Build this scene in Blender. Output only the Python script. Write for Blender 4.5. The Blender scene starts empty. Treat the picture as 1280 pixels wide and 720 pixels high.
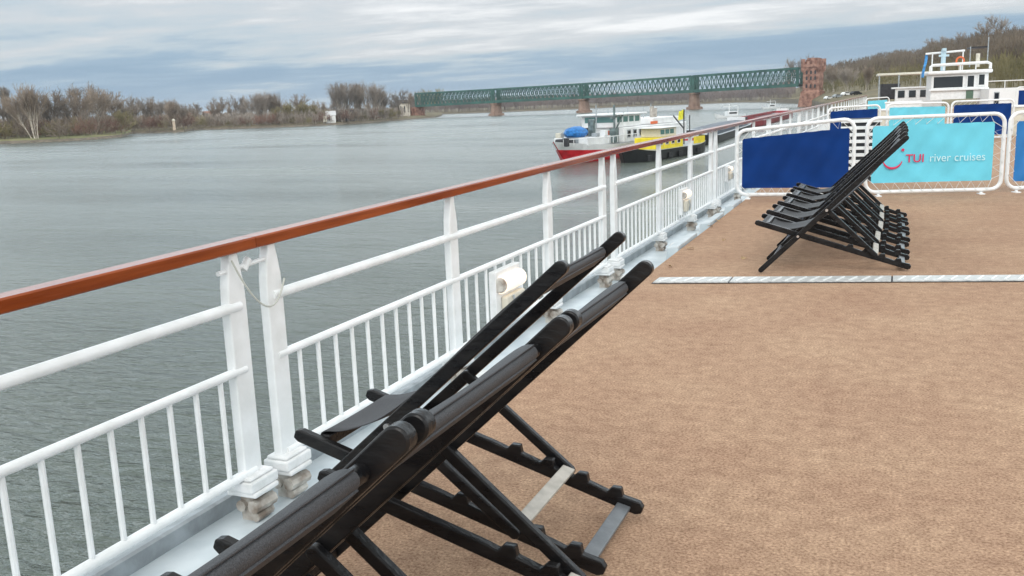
import bpy, bmesh, math, random
from mathutils import Vector, Matrix
from math import sin, cos, pi, radians, atan, atan2, sqrt
random.seed(7)
SC = bpy.context.scene
COL = SC.collection
H = 1.4                     # eye height over the sun deck
FPX = 1150.0                # focal length in photo pixels (1280 wide)
WZ = -6.6                   # water level

# ------------------------------------------------------------------ camera
ROLL = atan(0.038)
DIST = (155 - .038*640 - 360)/sqrt(1 + .038**2)
PITCH = atan(-DIST/FPX)
YAW = radians(23.054)       # the view looks to the left of the ship's axis (+Y)
_f = Vector((0, cos(PITCH), -sin(PITCH))); _r = Vector((1, 0, 0)); _u = _r.cross(_f)
_R = cos(ROLL)*_r - sin(ROLL)*_u; _U = cos(ROLL)*_u + sin(ROLL)*_r
ROTZ = Matrix.Rotation(YAW, 3, 'Z')
CF, CR, CU = ROTZ @ _f, ROTZ @ _R, ROTZ @ _U
CAMPOS = Vector((0, 0, H))
cd = bpy.data.cameras.new('camera'); cam = bpy.data.objects.new('camera', cd); COL.objects.link(cam)
M = Matrix((CR, CU, -CF)).transposed().to_4x4(); M.translation = CAMPOS
cam.matrix_world = M
cd.sensor_width = 36; cd.lens = FPX/1280*36; cd.clip_start = .02; cd.clip_end = 20000
SC.camera = cam

def ray(x, y): return CF + CR*((x - 640)/FPX) - CU*((y - 360)/FPX)
def atz(x, y, z):
    d = ray(x, y); return CAMPOS + d*((z - H)/d.z)
def hor(x): return 155 - .038*x
def atd(x, dist, z=WZ):
    """world point in the vertical plane of photo column x, at a horizontal distance and height"""
    d = ray(x, hor(x)); d.z = 0; d.normalize()
    return Vector((d.x*dist, d.y*dist, z))

# ------------------------------------------------------------------ materials
def mat(name, col, rough=.6, var=0, vscale=8, bump=0, bscale=40, metal=0, coat=0, stretch=(1, 1, 1), col2=None, randv=0, spec=.5, detail=4):
    m = bpy.data.materials.new(name); m.use_nodes = True
    nt = m.node_tree; b = nt.nodes['Principled BSDF']
    b.inputs['Base Color'].default_value = (*col, 1); b.inputs['Roughness'].default_value = rough
    b.inputs['Metallic'].default_value = metal; b.inputs['Coat Weight'].default_value = coat
    b.inputs['Specular IOR Level'].default_value = spec
    L = nt.links
    tc = nt.nodes.new('ShaderNodeTexCoord'); mp = nt.nodes.new('ShaderNodeMapping'); mp.inputs['Scale'].default_value = stretch
    L.new(tc.outputs['Object'], mp.inputs['Vector'])
    last = None
    if var or col2:
        n = nt.nodes.new('ShaderNodeTexNoise'); n.inputs['Scale'].default_value = vscale; n.inputs['Detail'].default_value = detail
        L.new(mp.outputs[0], n.inputs['Vector'])
        r = nt.nodes.new('ShaderNodeValToRGB')
        c2 = col2 or tuple(min(1, c*(1 + var)) for c in col); c1 = tuple(c*(1 - var) for c in col) if not col2 else col
        r.color_ramp.elements[0].position = .36; r.color_ramp.elements[1].position = .64
        r.color_ramp.elements[0].color = (*c1, 1); r.color_ramp.elements[1].color = (*c2, 1)
        L.new(n.outputs['Fac'], r.inputs['Fac']); last = r.outputs['Color']
    if randv:
        oi = nt.nodes.new('ShaderNodeObjectInfo'); hs = nt.nodes.new('ShaderNodeHueSaturation')
        mr = nt.nodes.new('ShaderNodeMapRange'); mr.inputs['To Min'].default_value = 1 - randv; mr.inputs['To Max'].default_value = 1 + randv
        L.new(oi.outputs['Random'], mr.inputs['Value']); L.new(mr.outputs[0], hs.inputs['Value'])
        if last: L.new(last, hs.inputs['Color'])
        else: hs.inputs['Color'].default_value = (*col, 1)
        last = hs.outputs['Color']
    if last: L.new(last, b.inputs['Base Color'])
    if bump:
        n2 = nt.nodes.new('ShaderNodeTexNoise'); n2.inputs['Scale'].default_value = bscale; n2.inputs['Detail'].default_value = 5
        L.new(mp.outputs[0], n2.inputs['Vector'])
        bp = nt.nodes.new('ShaderNodeBump'); bp.inputs['Strength'].default_value = bump; bp.inputs['Distance'].default_value = .01
        L.new(n2.outputs['Fac'], bp.inputs['Height']); L.new(bp.outputs[0], b.inputs['Normal'])
    m['_b'] = 1
    return m

W = mat('white_paint', (.76, .77, .76), .38, col2=(.85, .86, .86), vscale=9, detail=8, bump=.15, bscale=30)
WORN = mat('worn_white_paint', (.70, .71, .70), .5, vscale=14, col2=(.80, .80, .80), bump=.3, bscale=60)
GUT = mat('pale_blue_steel', (.48, .54, .57), .45, vscale=4, col2=(.62, .67, .69), bump=.2, bscale=18, detail=6)
GREYM = mat('grey_steel', (.33, .36, .38), .5, var=.2, vscale=10, bump=.2)
RUST = mat('rusty_steel', (.20, .155, .12), .7, vscale=11, col2=(.60, .57, .52), bump=.12, bscale=60)
WOOD = mat('varnished_handrail_wood', (.20, .038, .008), .24, vscale=3, col2=(.31, .066, .014), spec=.14, stretch=(10, .6, 10), bump=.12, bscale=20, detail=6, coat=.22)
WOOD.node_tree.nodes['Principled BSDF'].inputs['Coat Roughness'].default_value = .08
BLACK = mat('black_painted_wood', (.006, .006, .007), .27, vscale=9, col2=(.016, .015, .015), bump=.22, bscale=26, stretch=(1, 3, 3), spec=.28, detail=8)
SLING = mat('charcoal_sling_fabric', (.030, .031, .034), .62, vscale=600, col2=(.065, .066, .072), bump=.3, bscale=500)
PALEBAR = mat('worn_pale_wood', (.40, .37, .32), .55, vscale=18, col2=(.55, .51, .45), bump=.2)
GREYBAR = mat('worn_grey_bar', (.10, .11, .12), .35, vscale=14, col2=(.15, .16, .17), bump=.15)
STEEL = mat('bright_bolt_steel', (.7, .7, .7), .3, metal=1)
NAVY = mat('navy_banner_vinyl', (.003, .034, .17), .7, spec=.15, var=.12, vscale=2.5, bump=.25, bscale=5)
CYAN = mat('sky_blue_banner_vinyl', (.16, .60, .74), .7, spec=.2, var=.06, vscale=2.5, bump=.2, bscale=5)
MID = mat('mid_blue_banner_vinyl', (.012, .17, .46), .5, var=.1, vscale=2.5)
REDINK = mat('crimson_print', (.62, .03, .10), .5)
PALEINK = mat('pale_print', (.55, .82, .86), .5)
ROPE = mat('white_rope', (.7, .7, .68), .8)
DARK = mat('dark_recess_paint', (.03, .03, .035), .6, var=.3)
GLASS = mat('dark_window_glass', (.02, .025, .028), .08, spec=.8)
TEAL = mat('green_tinted_glass', (.10, .22, .21), .1, spec=.8)
RED = mat('red_hull_paint', (.58, .018, .030), .4, var=.25, vscale=.6)
HULLW = mat('white_hull_paint', (.80, .81, .81), .4, var=.06, vscale=.8)
YEL = mat('yellow_boat_paint', (.78, .62, .02), .4, var=.12, vscale=1.2)
BLK = mat('black_hull_paint', (.012, .013, .014), .45, var=.3, vscale=1)
BLUET = mat('blue_tarpaulin', (.015, .17, .48), .5, var=.3, vscale=3)
DRED = mat('dark_red_coaming', (.28, .022, .032), .5, var=.3, vscale=.5)
SLATE = mat('slate_blue_hatch_covers', (.06, .08, .11), .5, var=.25, vscale=.3)
CREAM = mat('cream_paint', (.66, .62, .52), .5, var=.1)
GREENT = mat('green_bridge_paint', (.035, .115, .095), .6, var=.25, vscale=.15)
STONE = mat('red_sandstone', (.17, .075, .05), .85, vscale=.45, col2=(.42, .23, .17), bump=.5, bscale=1.2, detail=8)
STONE2 = mat('weathered_sandstone', (.22, .14, .105), .9, vscale=.3, col2=(.34, .23, .175), detail=8)
ORANGE = mat('orange_lifebuoy', (.75, .16, .05), .5)
CLOTHB = mat('blue_flag_cloth', (.08, .30, .62), .8, var=.3, vscale=4)
CLOTHY = mat('yellow_flag_cloth', (.85, .78, .05), .8, var=.2, vscale=2)
LEAF = mat('dry_leaf', (.42, .29, .16), .8, var=.3, vscale=60)
GRASS = mat('winter_grass', (.14, .15, .055), .95, vscale=.05, col2=(.25, .235, .11), detail=8)
SCRUB = mat('winter_scrub_ground', (.12, .10, .05), .95, vscale=.04, col2=(.20, .165, .09), detail=8)
BANK = mat('stony_bank', (.10, .085, .065), .95, vscale=.5, col2=(.22, .18, .13), detail=8)
BARK = mat('grey_bark', (.24, .20, .165), .9, var=.3, vscale=1, randv=.25)
PBARK = mat('pale_bark', (.42, .37, .31), .9, var=.3, vscale=1, randv=.2)
TW_BR = mat('brown_twigs', (.19, .148, .112), .95, vscale=.12, col2=(.33, .265, .205), randv=.22)
TW_GR = mat('grey_twigs', (.21, .178, .15), .95, vscale=.12, col2=(.36, .31, .265), randv=.22)
TW_OL = mat('olive_twigs', (.21, .18, .085), .95, vscale=.15, col2=(.31, .265, .14), randv=.2)
TW_RD = mat('reddish_twigs', (.18, .098, .07), .95, vscale=.15, col2=(.27, .165, .125), randv=.2)
CARP = {}

def deck_material():
    m = bpy.data.materials.new('tan_deck_carpet'); m.use_nodes = True
    nt = m.node_tree; L = nt.links; b = nt.nodes['Principled BSDF']
    tc = nt.nodes.new('ShaderNodeTexCoord')
    def noise(s, d, r=.5, st=(1, 1, 1)):
        mp = nt.nodes.new('ShaderNodeMapping'); mp.inputs['Scale'].default_value = st
        L.new(tc.outputs['Object'], mp.inputs[0])
        n = nt.nodes.new('ShaderNodeTexNoise'); n.inputs['Scale'].default_value = s; n.inputs['Detail'].default_value = d; n.inputs['Roughness'].default_value = r
        L.new(mp.outputs[0], n.inputs['Vector']); return n.outputs['Fac']
    fine = noise(95, 4, .75); big = noise(1.3, 5, .6); mid = noise(14, 4, .6)
    def ramp(src, p0, c0, p1, c1):
        r = nt.nodes.new('ShaderNodeValToRGB'); r.color_ramp.elements[0].position = p0; r.color_ramp.elements[1].position = p1
        r.color_ramp.elements[0].color = (*c0, 1); r.color_ramp.elements[1].color = (*c1, 1); L.new(src, r.inputs[0]); return r.outputs[0]
    c1 = ramp(fine, .36, (.265, .160, .100), .66, (.635, .435, .300))
    c2 = ramp(mid, .28, (.78, .74, .73), .68, (1.10, 1.10, 1.10))
    c3 = ramp(big, .28, (.85, .80, .78), .72, (1.07, 1.09, 1.07))
    mx = nt.nodes.new('ShaderNodeMix'); mx.data_type = 'RGBA'; mx.blend_type = 'MULTIPLY'; mx.inputs[0].default_value = 1
    L.new(c1, mx.inputs[6]); L.new(c2, mx.inputs[7])
    my = nt.nodes.new('ShaderNodeMix'); my.data_type = 'RGBA'; my.blend_type = 'MULTIPLY'; my.inputs[0].default_value = 1
    L.new(mx.outputs[2], my.inputs[6]); L.new(c3, my.inputs[7]); L.new(my.outputs[2], b.inputs['Base Color'])
    b.inputs['Roughness'].default_value = .9; b.inputs['Specular IOR Level'].default_value = .2
    bp = nt.nodes.new('ShaderNodeBump'); bp.inputs['Strength'].default_value = .6; bp.inputs['Distance'].default_value = .006
    L.new(fine, bp.inputs['Height']); L.new(bp.outputs[0], b.inputs['Normal'])
    return m
CARPET = deck_material()

def water_material():
    m = bpy.data.materials.new('river_water'); m.use_nodes = True
    nt = m.node_tree; L = nt.links; b = nt.nodes['Principled BSDF']
    b.inputs['Base Color'].default_value = (.085, .115, .095, 1); b.inputs['Roughness'].default_value = .09
    b.inputs['IOR'].default_value = 1.33; b.inputs['Specular IOR Level'].default_value = 1.0
    tc = nt.nodes.new('ShaderNodeTexCoord')
    def layer(scale, st, detail, strength, dist, prev, rot=0, dstn=0):
        mp = nt.nodes.new('ShaderNodeMapping'); mp.inputs['Scale'].default_value = st; mp.inputs['Rotation'].default_value = (0, 0, rot)
        L.new(tc.outputs['Object'], mp.inputs[0])
        n = nt.nodes.new('ShaderNodeTexNoise'); n.inputs['Scale'].default_value = scale; n.inputs['Detail'].default_value = detail; n.inputs['Distortion'].default_value = dstn
        n.inputs['Roughness'].default_value = .55
        L.new(mp.outputs[0], n.inputs['Vector'])
        bp = nt.nodes.new('ShaderNodeBump'); bp.inputs['Strength'].default_value = strength; bp.inputs['Distance'].default_value = dist
        L.new(n.outputs['Fac'], bp.inputs['Height'])
        if prev: L.new(prev, bp.inputs['Normal'])
        return bp.outputs[0]
    r = YAW
    # waves run across the river: long crests seen side on from the deck
    o = layer(1.0, (.30, 1, 1), 5, 1, .55, None, r*-1 + .12, .3)
    o = layer(3.2, (.40, 1, 1), 5, 1, .30, o, r*-1 - .2, .2)
    o = layer(.10, (.22, 1, 1), 3, 1, 1.2, o, r*-1, .6)
    L.new(o, b.inputs['Normal'])
    # muddier and clearer patches
    mp = nt.nodes.new('ShaderNodeMapping'); mp.inputs['Scale'].default_value = (.25, 1, 1); mp.inputs['Rotation'].default_value = (0, 0, -r)
    L.new(tc.outputs['Object'], mp.inputs[0])
    n = nt.nodes.new('ShaderNodeTexNoise'); n.inputs['Scale'].default_value = .05; n.inputs['Detail'].default_value = 7
    L.new(mp.outputs[0], n.inputs['Vector'])
    rp = nt.nodes.new('ShaderNodeValToRGB'); rp.color_ramp.elements[0].position = .35; rp.color_ramp.elements[1].position = .65
    rp.color_ramp.elements[0].color = (.075, .095, .076, 1); rp.color_ramp.elements[1].color = (.115, .132, .110, 1)
    L.new(n.outputs['Fac'], rp.inputs[0]); L.new(rp.outputs[0], b.inputs['Base Color'])
    mr = nt.nodes.new('ShaderNodeMapRange'); mr.inputs['From Min'].default_value = .35; mr.inputs['From Max'].default_value = .65
    mr.inputs['To Min'].default_value = .12; mr.inputs['To Max'].default_value = .30
    L.new(n.outputs['Fac'], mr.inputs[0]); L.new(mr.outputs[0], b.inputs['Roughness'])
    mw = nt.nodes.new('ShaderNodeMapRange'); mw.inputs['From Min'].default_value = .38; mw.inputs['From Max'].default_value = .62
    mw.inputs['To Min'].default_value = .7; mw.inputs['To Max'].default_value = 1
    L.new(n.outputs['Fac'], mw.inputs[0])
    for q in nt.nodes:
        if q.type == 'BUMP': L.new(mw.outputs[0], q.inputs['Strength'])
    return m
WATER = water_material()

# ------------------------------------------------------------------ mesh helpers
class MB:
    def __init__(s): s.v = []; s.f = []; s.m = []
    def add(s, vs, fs, mi=0):
        o = len(s.v); s.v += [tuple(v) for v in vs]; s.f += [tuple(i + o for i in f) for f in fs]; s.m += [mi]*len(fs); return s
    def box(s, x0, x1, y0, y1, z0, z1, mi=0, mtx=None):
        vs = [Vector((x, y, z)) for z in (z0, z1) for y in (y0, y1) for x in (x0, x1)]
        if mtx: vs = [mtx @ v for v in vs]
        return s.add(vs, [(0, 2, 3, 1), (4, 5, 7, 6), (0, 1, 5, 4), (2, 6, 7, 3), (0, 4, 6, 2), (1, 3, 7, 5)], mi)
    def beam(s, p0, p1, w, h, up=(0, 0, 1), mi=0):
        p0, p1, up = Vector(p0), Vector(p1), Vector(up); d = (p1 - p0).normalized()
        if abs(d.dot(up)) > .98: up = Vector((1, 0, 0))
        sx = d.cross(up).normalized()*w/2; sz = sx.cross(d).normalized()*h/2
        vs = [p + a*sx + b*sz for p in (p0, p1) for a, b in ((-1, -1), (1, -1), (1, 1), (-1, 1))]
        return s.add(vs, [(3, 2, 1, 0), (4, 5, 6, 7), (0, 1, 5, 4), (1, 2, 6, 5), (2, 3, 7, 6), (3, 0, 4, 7)], mi)
    def tube(s, pts, r, seg=10, closed=False, mi=0, cap=True, sy=1):
        pts = [Vector(p) for p in pts]; n = len(pts); rs = r if isinstance(r, (list, tuple)) else [r]*n
        o = []; prev = None
        for i, p in enumerate(pts):
            if closed: t = pts[(i + 1) % n] - pts[i - 1]
            else: t = pts[min(i + 1, n - 1)] - pts[max(i - 1, 0)]
            t.normalize()
            if prev is None:
                a = Vector((0, 0, 1)) if abs(t.z) < .9 else Vector((1, 0, 0)); u = t.cross(a).normalized()
            else: u = (prev - t*prev.dot(t)).normalized()
            prev = u; w = t.cross(u)
            for k in range(seg):
                an = 2*pi*k/seg; o.append(p + u*cos(an)*rs[i] + w*sin(an)*rs[i]*sy)
        fs = []
        for i in range(n if closed else n - 1):
            for k in range(seg):
                a, b = i*seg + k, i*seg + (k + 1) % seg; c = ((i + 1) % n)*seg
                fs.append((a, b, c + (k + 1) % seg, c + k))
        if cap and not closed:
            fs.append(tuple(reversed(range(seg)))); fs.append(tuple((n - 1)*seg + k for k in range(seg)))
        return s.add(o, fs, mi)
    def plate(s, outline, y0, y1, mi=0, axis='y'):
        """closed outline in x,z extruded along y (or outline in x,y extruded along z; or y,z along x)"""
        def P(a, b, c):
            return (a, c, b) if axis == 'y' else ((a, b, c) if axis == 'z' else (c, a, b))
        n = len(outline); vs = [P(a, b, y0) for a, b in outline] + [P(a, b, y1) for a, b in outline]
        fs = [tuple(range(n)), tuple(reversed(range(n, 2*n)))] + [(i, (i + 1) % n, n + (i + 1) % n, n + i)[::-1] for i in range(n)]
        return s.add(vs, fs, mi)
    def loft(s, secs, mi=0, cap=True):
        n = len(secs[0]); vs = [p for c in secs for p in c]; fs = []
        for i in range(len(secs) - 1):
            for k in range(n): fs.append((i*n + k, i*n + (k + 1) % n, (i + 1)*n + (k + 1) % n, (i + 1)*n + k))
        if cap: fs.append(tuple(reversed(range(n)))); fs.append(tuple((len(secs) - 1)*n + k for k in range(n)))
        return s.add(vs, fs, mi)
    def build(s, name, mats, parent=None, smooth=False, bevel=0, fixn=True):
        me = bpy.data.meshes.new(name); me.from_pydata(s.v, [], s.f)
        for m in (mats if isinstance(mats, (list, tuple)) else [mats]): me.materials.append(m)
        me.polygons.foreach_set('material_index', s.m)
        if fixn:
            bm = bmesh.new(); bm.from_mesh(me); bmesh.ops.recalc_face_normals(bm, faces=bm.faces); bm.to_mesh(me); bm.free()
        if smooth:
            me.polygons.foreach_set('use_smooth', [True]*len(me.polygons))
            me.set_sharp_from_angle(angle=radians(40))
        o = bpy.data.objects.new(name, me); COL.objects.link(o)
        if parent: o.parent = parent
        if bevel:
            b = o.modifiers.new('bevel', 'BEVEL'); b.width = bevel; b.segments = 2; b.limit_method = 'ANGLE'; b.angle_limit = radians(35)
        return o

def tag(o, label=None, cat=None, group=None, kind=None):
    if label: o['label'] = label
    if cat: o['category'] = cat
    if group: o['group'] = group
    if kind: o['kind'] = kind
    return o
def empty(name, loc=(0, 0, 0), rz=0, **k):
    o = bpy.data.objects.new(name, None); COL.objects.link(o); o.location = loc; o.rotation_euler = (0, 0, rz); o.empty_display_size = .2
    return tag(o, **k)
def structure(o, label=None): o['kind'] = 'structure'; (label and tag(o, label)); return o
def kids(o): return [c for c in bpy.data.objects if c.parent == o]
def copy_tree(o, parent=None):
    c = o.copy(); COL.objects.link(c); c.parent = parent
    for ch in kids(o): copy_tree(ch, c)
    return c
def capsule(p0, p1, hw, n=12):
    """outline of a bar with round ends, in the x,z plane"""
    a = atan2(p1[1] - p0[1], p1[0] - p0[0]); o = []
    for k in range(n + 1): t = a - pi/2 + pi*k/n; o.append((p1[0] + hw*cos(t), p1[1] + hw*sin(t)))
    for k in range(n + 1): t = a + pi/2 + pi*k/n; o.append((p0[0] + hw*cos(t), p0[1] + hw*sin(t)))
    return o

# ------------------------------------------------------------------ own ship: deck, gutter
def dedge(y): return -1.80 - .0145*(y - 2.5)      # edge of the carpeted deck
DY0, DY1 = -6, 76
STRIP0, STRIP1 = 7.02, 7.26    # drain strip at x = -1.8 ; it crosses the deck a little skewed
SK = .24
mb = MB()
ys = [DY0, 2, 8, 13.5, 30, DY1]
def cross(y): return y
vs = []; fs = []
for y in ys: vs += [(dedge(y) if y < 14 else dedge(14), y, 0), (9.4, y, 0)]
for i in range(len(ys) - 1): fs.append((2*i, 2*i + 1, 2*i + 3, 2*i + 2))
mb.add(vs, fs)
structure(mb.build('deck', CARPET), 'tan carpeted sun deck of the river ship')
# deck body below the carpet and the hull
mb = MB()
mb.box(-2.555, 9.4, DY0, DY1, -1.0, -.24)
mb.add([(dedge(DY0), DY0, -.24), (dedge(14), 14, -.24), (dedge(14), 14, -.003), (dedge(DY0), DY0, -.003)], [(0, 1, 2, 3)])
mb.add([(dedge(14), 14, -.24), (dedge(14), DY1, -.24), (dedge(14), DY1, -.003), (dedge(14), 14, -.003)], [(0, 1, 2, 3)])
o = mb.build('gutter', GUT, bevel=0); structure(o, 'pale blue steel side gutter along the deck edge')
mb = MB()
mb.plate([(-2.545, -.245), (-2.54, -.172), (-2.555, -.165), (-2.64, -.19), (-2.64, -.6), (-2.56, -.6)], DY0, DY1)
structure(mb.build('gutter_lip', GREYM), 'grey steel lip outside the gutter')
mb = MB(); mb.box(-2.60, 9.3, DY0 + .01, DY1 - .01, -7.4, -1.0)
structure(mb.build('ship_hull', HULLW), 'white side of the river ship')
# drain strip across the deck, in lengths with dark joints
root = empty('drain_strip', (0, 0, .004), label='pale metal drain strip running across the tan deck before the far chairs', cat='drain strip')
pm = mat('drain_strip_metal', (.42, .43, .42), .4, vscale=20, col2=(.66, .66, .64), stretch=(1, 4, 1), bump=.2, bscale=60)
sx = -1.72; p = None
cuts = [-1.74, -1.18, -.03, 1.12, 2.27, 3.42, 4.57, 5.7]
for i in range(len(cuts) - 1):
    a, b = cuts[i] + .012, cuts[i + 1]
    mb = MB()
    for x0, x1 in ((a, b),):
        y0 = 6.94 + SK*(x0 + 1.78); y1 = 6.94 + SK*(x1 + 1.78)
        mb.add([(x0, y0 - .105, .002), (x1, y1 - .105, .002), (x1, y1 + .105, .002), (x0, y0 + .105, .002),
                (x0, y0 - .105, .010), (x1, y1 - .105, .010), (x1, y1 + .105, .010), (x0, y0 + .105, .010)],
               [(4, 5, 6, 7), (0, 1, 5, 4), (1, 2, 6, 5), (2, 3, 7, 6), (3, 0, 4, 7)])
        n = int((x1 - x0)/.09)
        for k in range(n):
            xx = x0 + .04 + k*.09; yy = 6.94 + SK*(xx + 1.78)
            mb.beam((xx, yy - .075, .013), (xx + .045, yy + .075, .013), .014, .006, mi=1)
    s = mb.build('strip_length', [pm, W], root)
mb = MB(); y0 = 6.94 + SK*.04; y1 = 6.94 + SK*7.48
mb.add([(-1.74, y0 - .118, .0015), (5.7, y1 - .118, .0015), (5.7, y1 + .118, .0015), (-1.74, y0 + .118, .0015)], [(0, 1, 2, 3)])
mb.build('strip_bed', DARK, root)

# ------------------------------------------------------------------ railing
RX = -2.42
def hz(y):
    if y < 8: return .885 + .0105*(max(y, -2) - 2)
    if y < 20: return .948 + .0025*(y - 8)
    return .978 + .0022*(y - 20)
def rail_section(y0, y1, posts, label, near=True, e0=.0985, e1=.0985):
    root = empty('railing_section', (RX, y0, -.1), label=label, cat='railing', group='white railing sections along the ship side')
    def L(x, y, z): return (x - RX, y - y0, z + .1)
    # handrail: flattened oval of varnished wood
    n = 12; mb = MB(); secs = []
    prof = [(-.036, -.024), (.036, -.024), (.041, -.019), (.041, .017), (.035, .023), (-.035, .023), (-.041, .017), (-.041, -.019)]
    steps = max(2, int((y1 - y0)/1.2))
    for i in range(steps + 1):
        y = y0 - e0 + (y1 - y0 + e0 + e1)*i/steps
        secs.append([L(RX + a, y, hz(y) + b) for a, b in prof])
    mb.loft(secs); mb.build('handrail', WOOD, root, smooth=True)
    sg = 10 if near else 6
    for nm, z, r in (('upper_rail', .655, .022), ('middle_rail', .395, .018), ('bottom_rail', -.035, .020)):
        mb = MB(); mb.tube([L(RX + .012, y0 + .035, z), L(RX + .012, y1 - .035, z)], r, sg)
        mb.build(nm, W, root, smooth=True)
    for k, py in enumerate(posts):
        top = hz(py) - .02
        mb = MB()
        end = (k == 0) or (k == len(posts) - 1)
        w = .052
        ol = [(py - w, -.10), (py + w, -.10), (py + w, .40), (py + w, .66), (py + w*.92, .74), (py + w*.72, .80), (py + w*.50, .85), (py + w*.44, top), (py - w*.44, top), (py - w*.50, .85), (py - w*.72, .80), (py - w*.92, .74), (py - w, .66), (py - w, .40)]
        mb.plate([(a - y0, b + .1) for a, b in ol], -.022, .022, axis='x')
        p = mb.build('post', W, root, bevel=.006 if near else 0)
        mb = MB()
        mb.box(-.055, .072, py - y0 - .088, py - y0 + .088, .0, .045); mb.box(-.045, .060, py - y0 - .076, py - y0 + .076, .045, .060); mb.box(-.065, .080, py - y0 - .078, py - y0 + .078, -.022, .0)
        mb.build('collar', WORN, p, bevel=.010 if near else 0)
        mb = MB()
        mb.box(-.030, .040, py - y0 - .038, py - y0 + .038, -.14, -.022)
        mb.tube([(-.02, py - y0 - .055, -.075), (-.02, py - y0 + .055, -.075)], .024, 8)
        mb.tube([(.045, py - y0 - .06, -.07), (.055, py - y0 + .06, -.07)], .028, 8); mb.tube([(.045, py - y0 - .05, -.115), (.045, py - y0 + .05, -.115)], .022, 8)
        mb.build('hinge', RUST, p)
    if near is not None:
        for a, b in zip(posts[:-1], posts[1:]):
            m = max(1, round((b - a)/.141))
            for k in range(1, m):
                y = a + (b - a)*k/m
                mb = MB(); mb.tube([L(RX + .012, y, -.03), L(RX + .012, y, .39)], .0105, 8 if y < 9 else 5)
                mb.build('baluster', W, root, smooth=True)
    return root
P1 = [-2.0, -.35, 1.21, 2.86]
rail_section(-2.05, 2.91, P1, 'nearest railing section at the left, ending at the tied pair of white posts', e1=.0685)
rail_section(3.05, 7.86, [3.10, 4.80, 6.42, 7.80], 'railing section behind the near deck chairs, with a floodlight between its posts', e0=.0685, e1=.1185)
rail_section(8.10, 12.95, [8.15, 9.87, 11.50, 12.85], 'railing section reaching from behind the chair backs to the navy banner', e0=.1185)
yy = 13.15; k = 0
names = ['railing section just behind the navy banner panel', 'second railing section beyond the navy banner panel', 'third railing section beyond the navy banner panel', 'fourth railing section beyond the navy banner panel',
         'railing section midway along the far deck', 'far railing section left of the second banner row', 'far railing section near the small cyan banner', 'railing section left of the open canopy', 'railing section left of the white wheelhouse', 'second last railing section before the far end of the deck', 'last railing section at the far end of the deck', 'end railing']
while yy < 70:
    rail_section(yy, yy + 5.6, [yy + .05, yy + 1.9, yy + 3.7, yy + 5.55], names[k], near=False); yy += 5.8; k += 1

# tie cable between the pair of posts
mb = MB()
pts = []
for t in range(13):
    u = t/12; y = 2.83 + .32*u; z = .83 - .15*(1 - (2*u - 1.05)**2) - .07*u
    pts.append((RX + .035 + .02*sin(pi*u), y, z - .03*u))
mb.tube(pts, .004, 6)
cab = mb.build('tie_cable', mat('pale_cable', (.50, .51, .46), .5), smooth=True)
tag(cab, 'thin pale cable looped between the tied pair of white posts', 'cable')
mb = MB(); mb.tube([(RX + .005, 2.78, .80), (RX + .005, 3.12, .815)], .010, 8); mb.tube([(RX + .005, 2.93, .79), (RX + .005, 2.965, .83)], .016, 8)
tag(mb.build('locking_bar', W, smooth=True), 'short white locking bar joining the two post tops', 'locking bar')

# floodlights hung on the railing
LAMPM = mat('warm_lamp_glass', (.85, .78, .68), .4)
b = LAMPM.node_tree.nodes['Principled BSDF']; b.inputs['Emission Color'].default_value = (1, .80, .62, 1); b.inputs['Emission Strength'].default_value = .55
def floodlight(y, z, label, s=1):
    r = empty('floodlight', (RX + .05, y, z), label=label, cat='floodlight', group='floodlights on the railing')
    mb = MB(); mb.tube([(.04, -.17*s, .10*s), (.04, .15*s, .10*s)], .058*s, 14); mb.build('lamp', LAMPM, r, smooth=True)
    mb = MB(); mb.tube([(.04, -.205*s, .10*s), (.04, -.165*s, .10*s)], [.040*s, .052*s], 14); mb.build('end_cap', RUST, r, smooth=True)
    mb = MB(); mb.box(-.02, .03, -.21*s, .20*s, -.19*s, .19*s); mb.build('back_plate', WORN, r, bevel=.006)
    mb = MB(); mb.box(.03, .075, -.14*s, .17*s, -.145*s, .02*s); mb.build('ballast_box', CREAM, r, bevel=.012)
    mb = MB(); mb.tube([(.085, -.06*s, .02*s), (.10, -.06*s, -.05*s), (.085, -.05*s, -.13*s)], .008, 6); mb.build('wire', GREYM, r, smooth=True)
    return r
floodlight(5.45, .17, 'cylindrical warm floodlight hanging on the railing behind the near chair back')
floodlight(10.85, .20, 'small lit floodlight on the railing left of the navy banner', .8)
floodlight(13.9, .28, 'farthest small lamp on the railing at the edge of the navy banner', .6)

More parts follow.
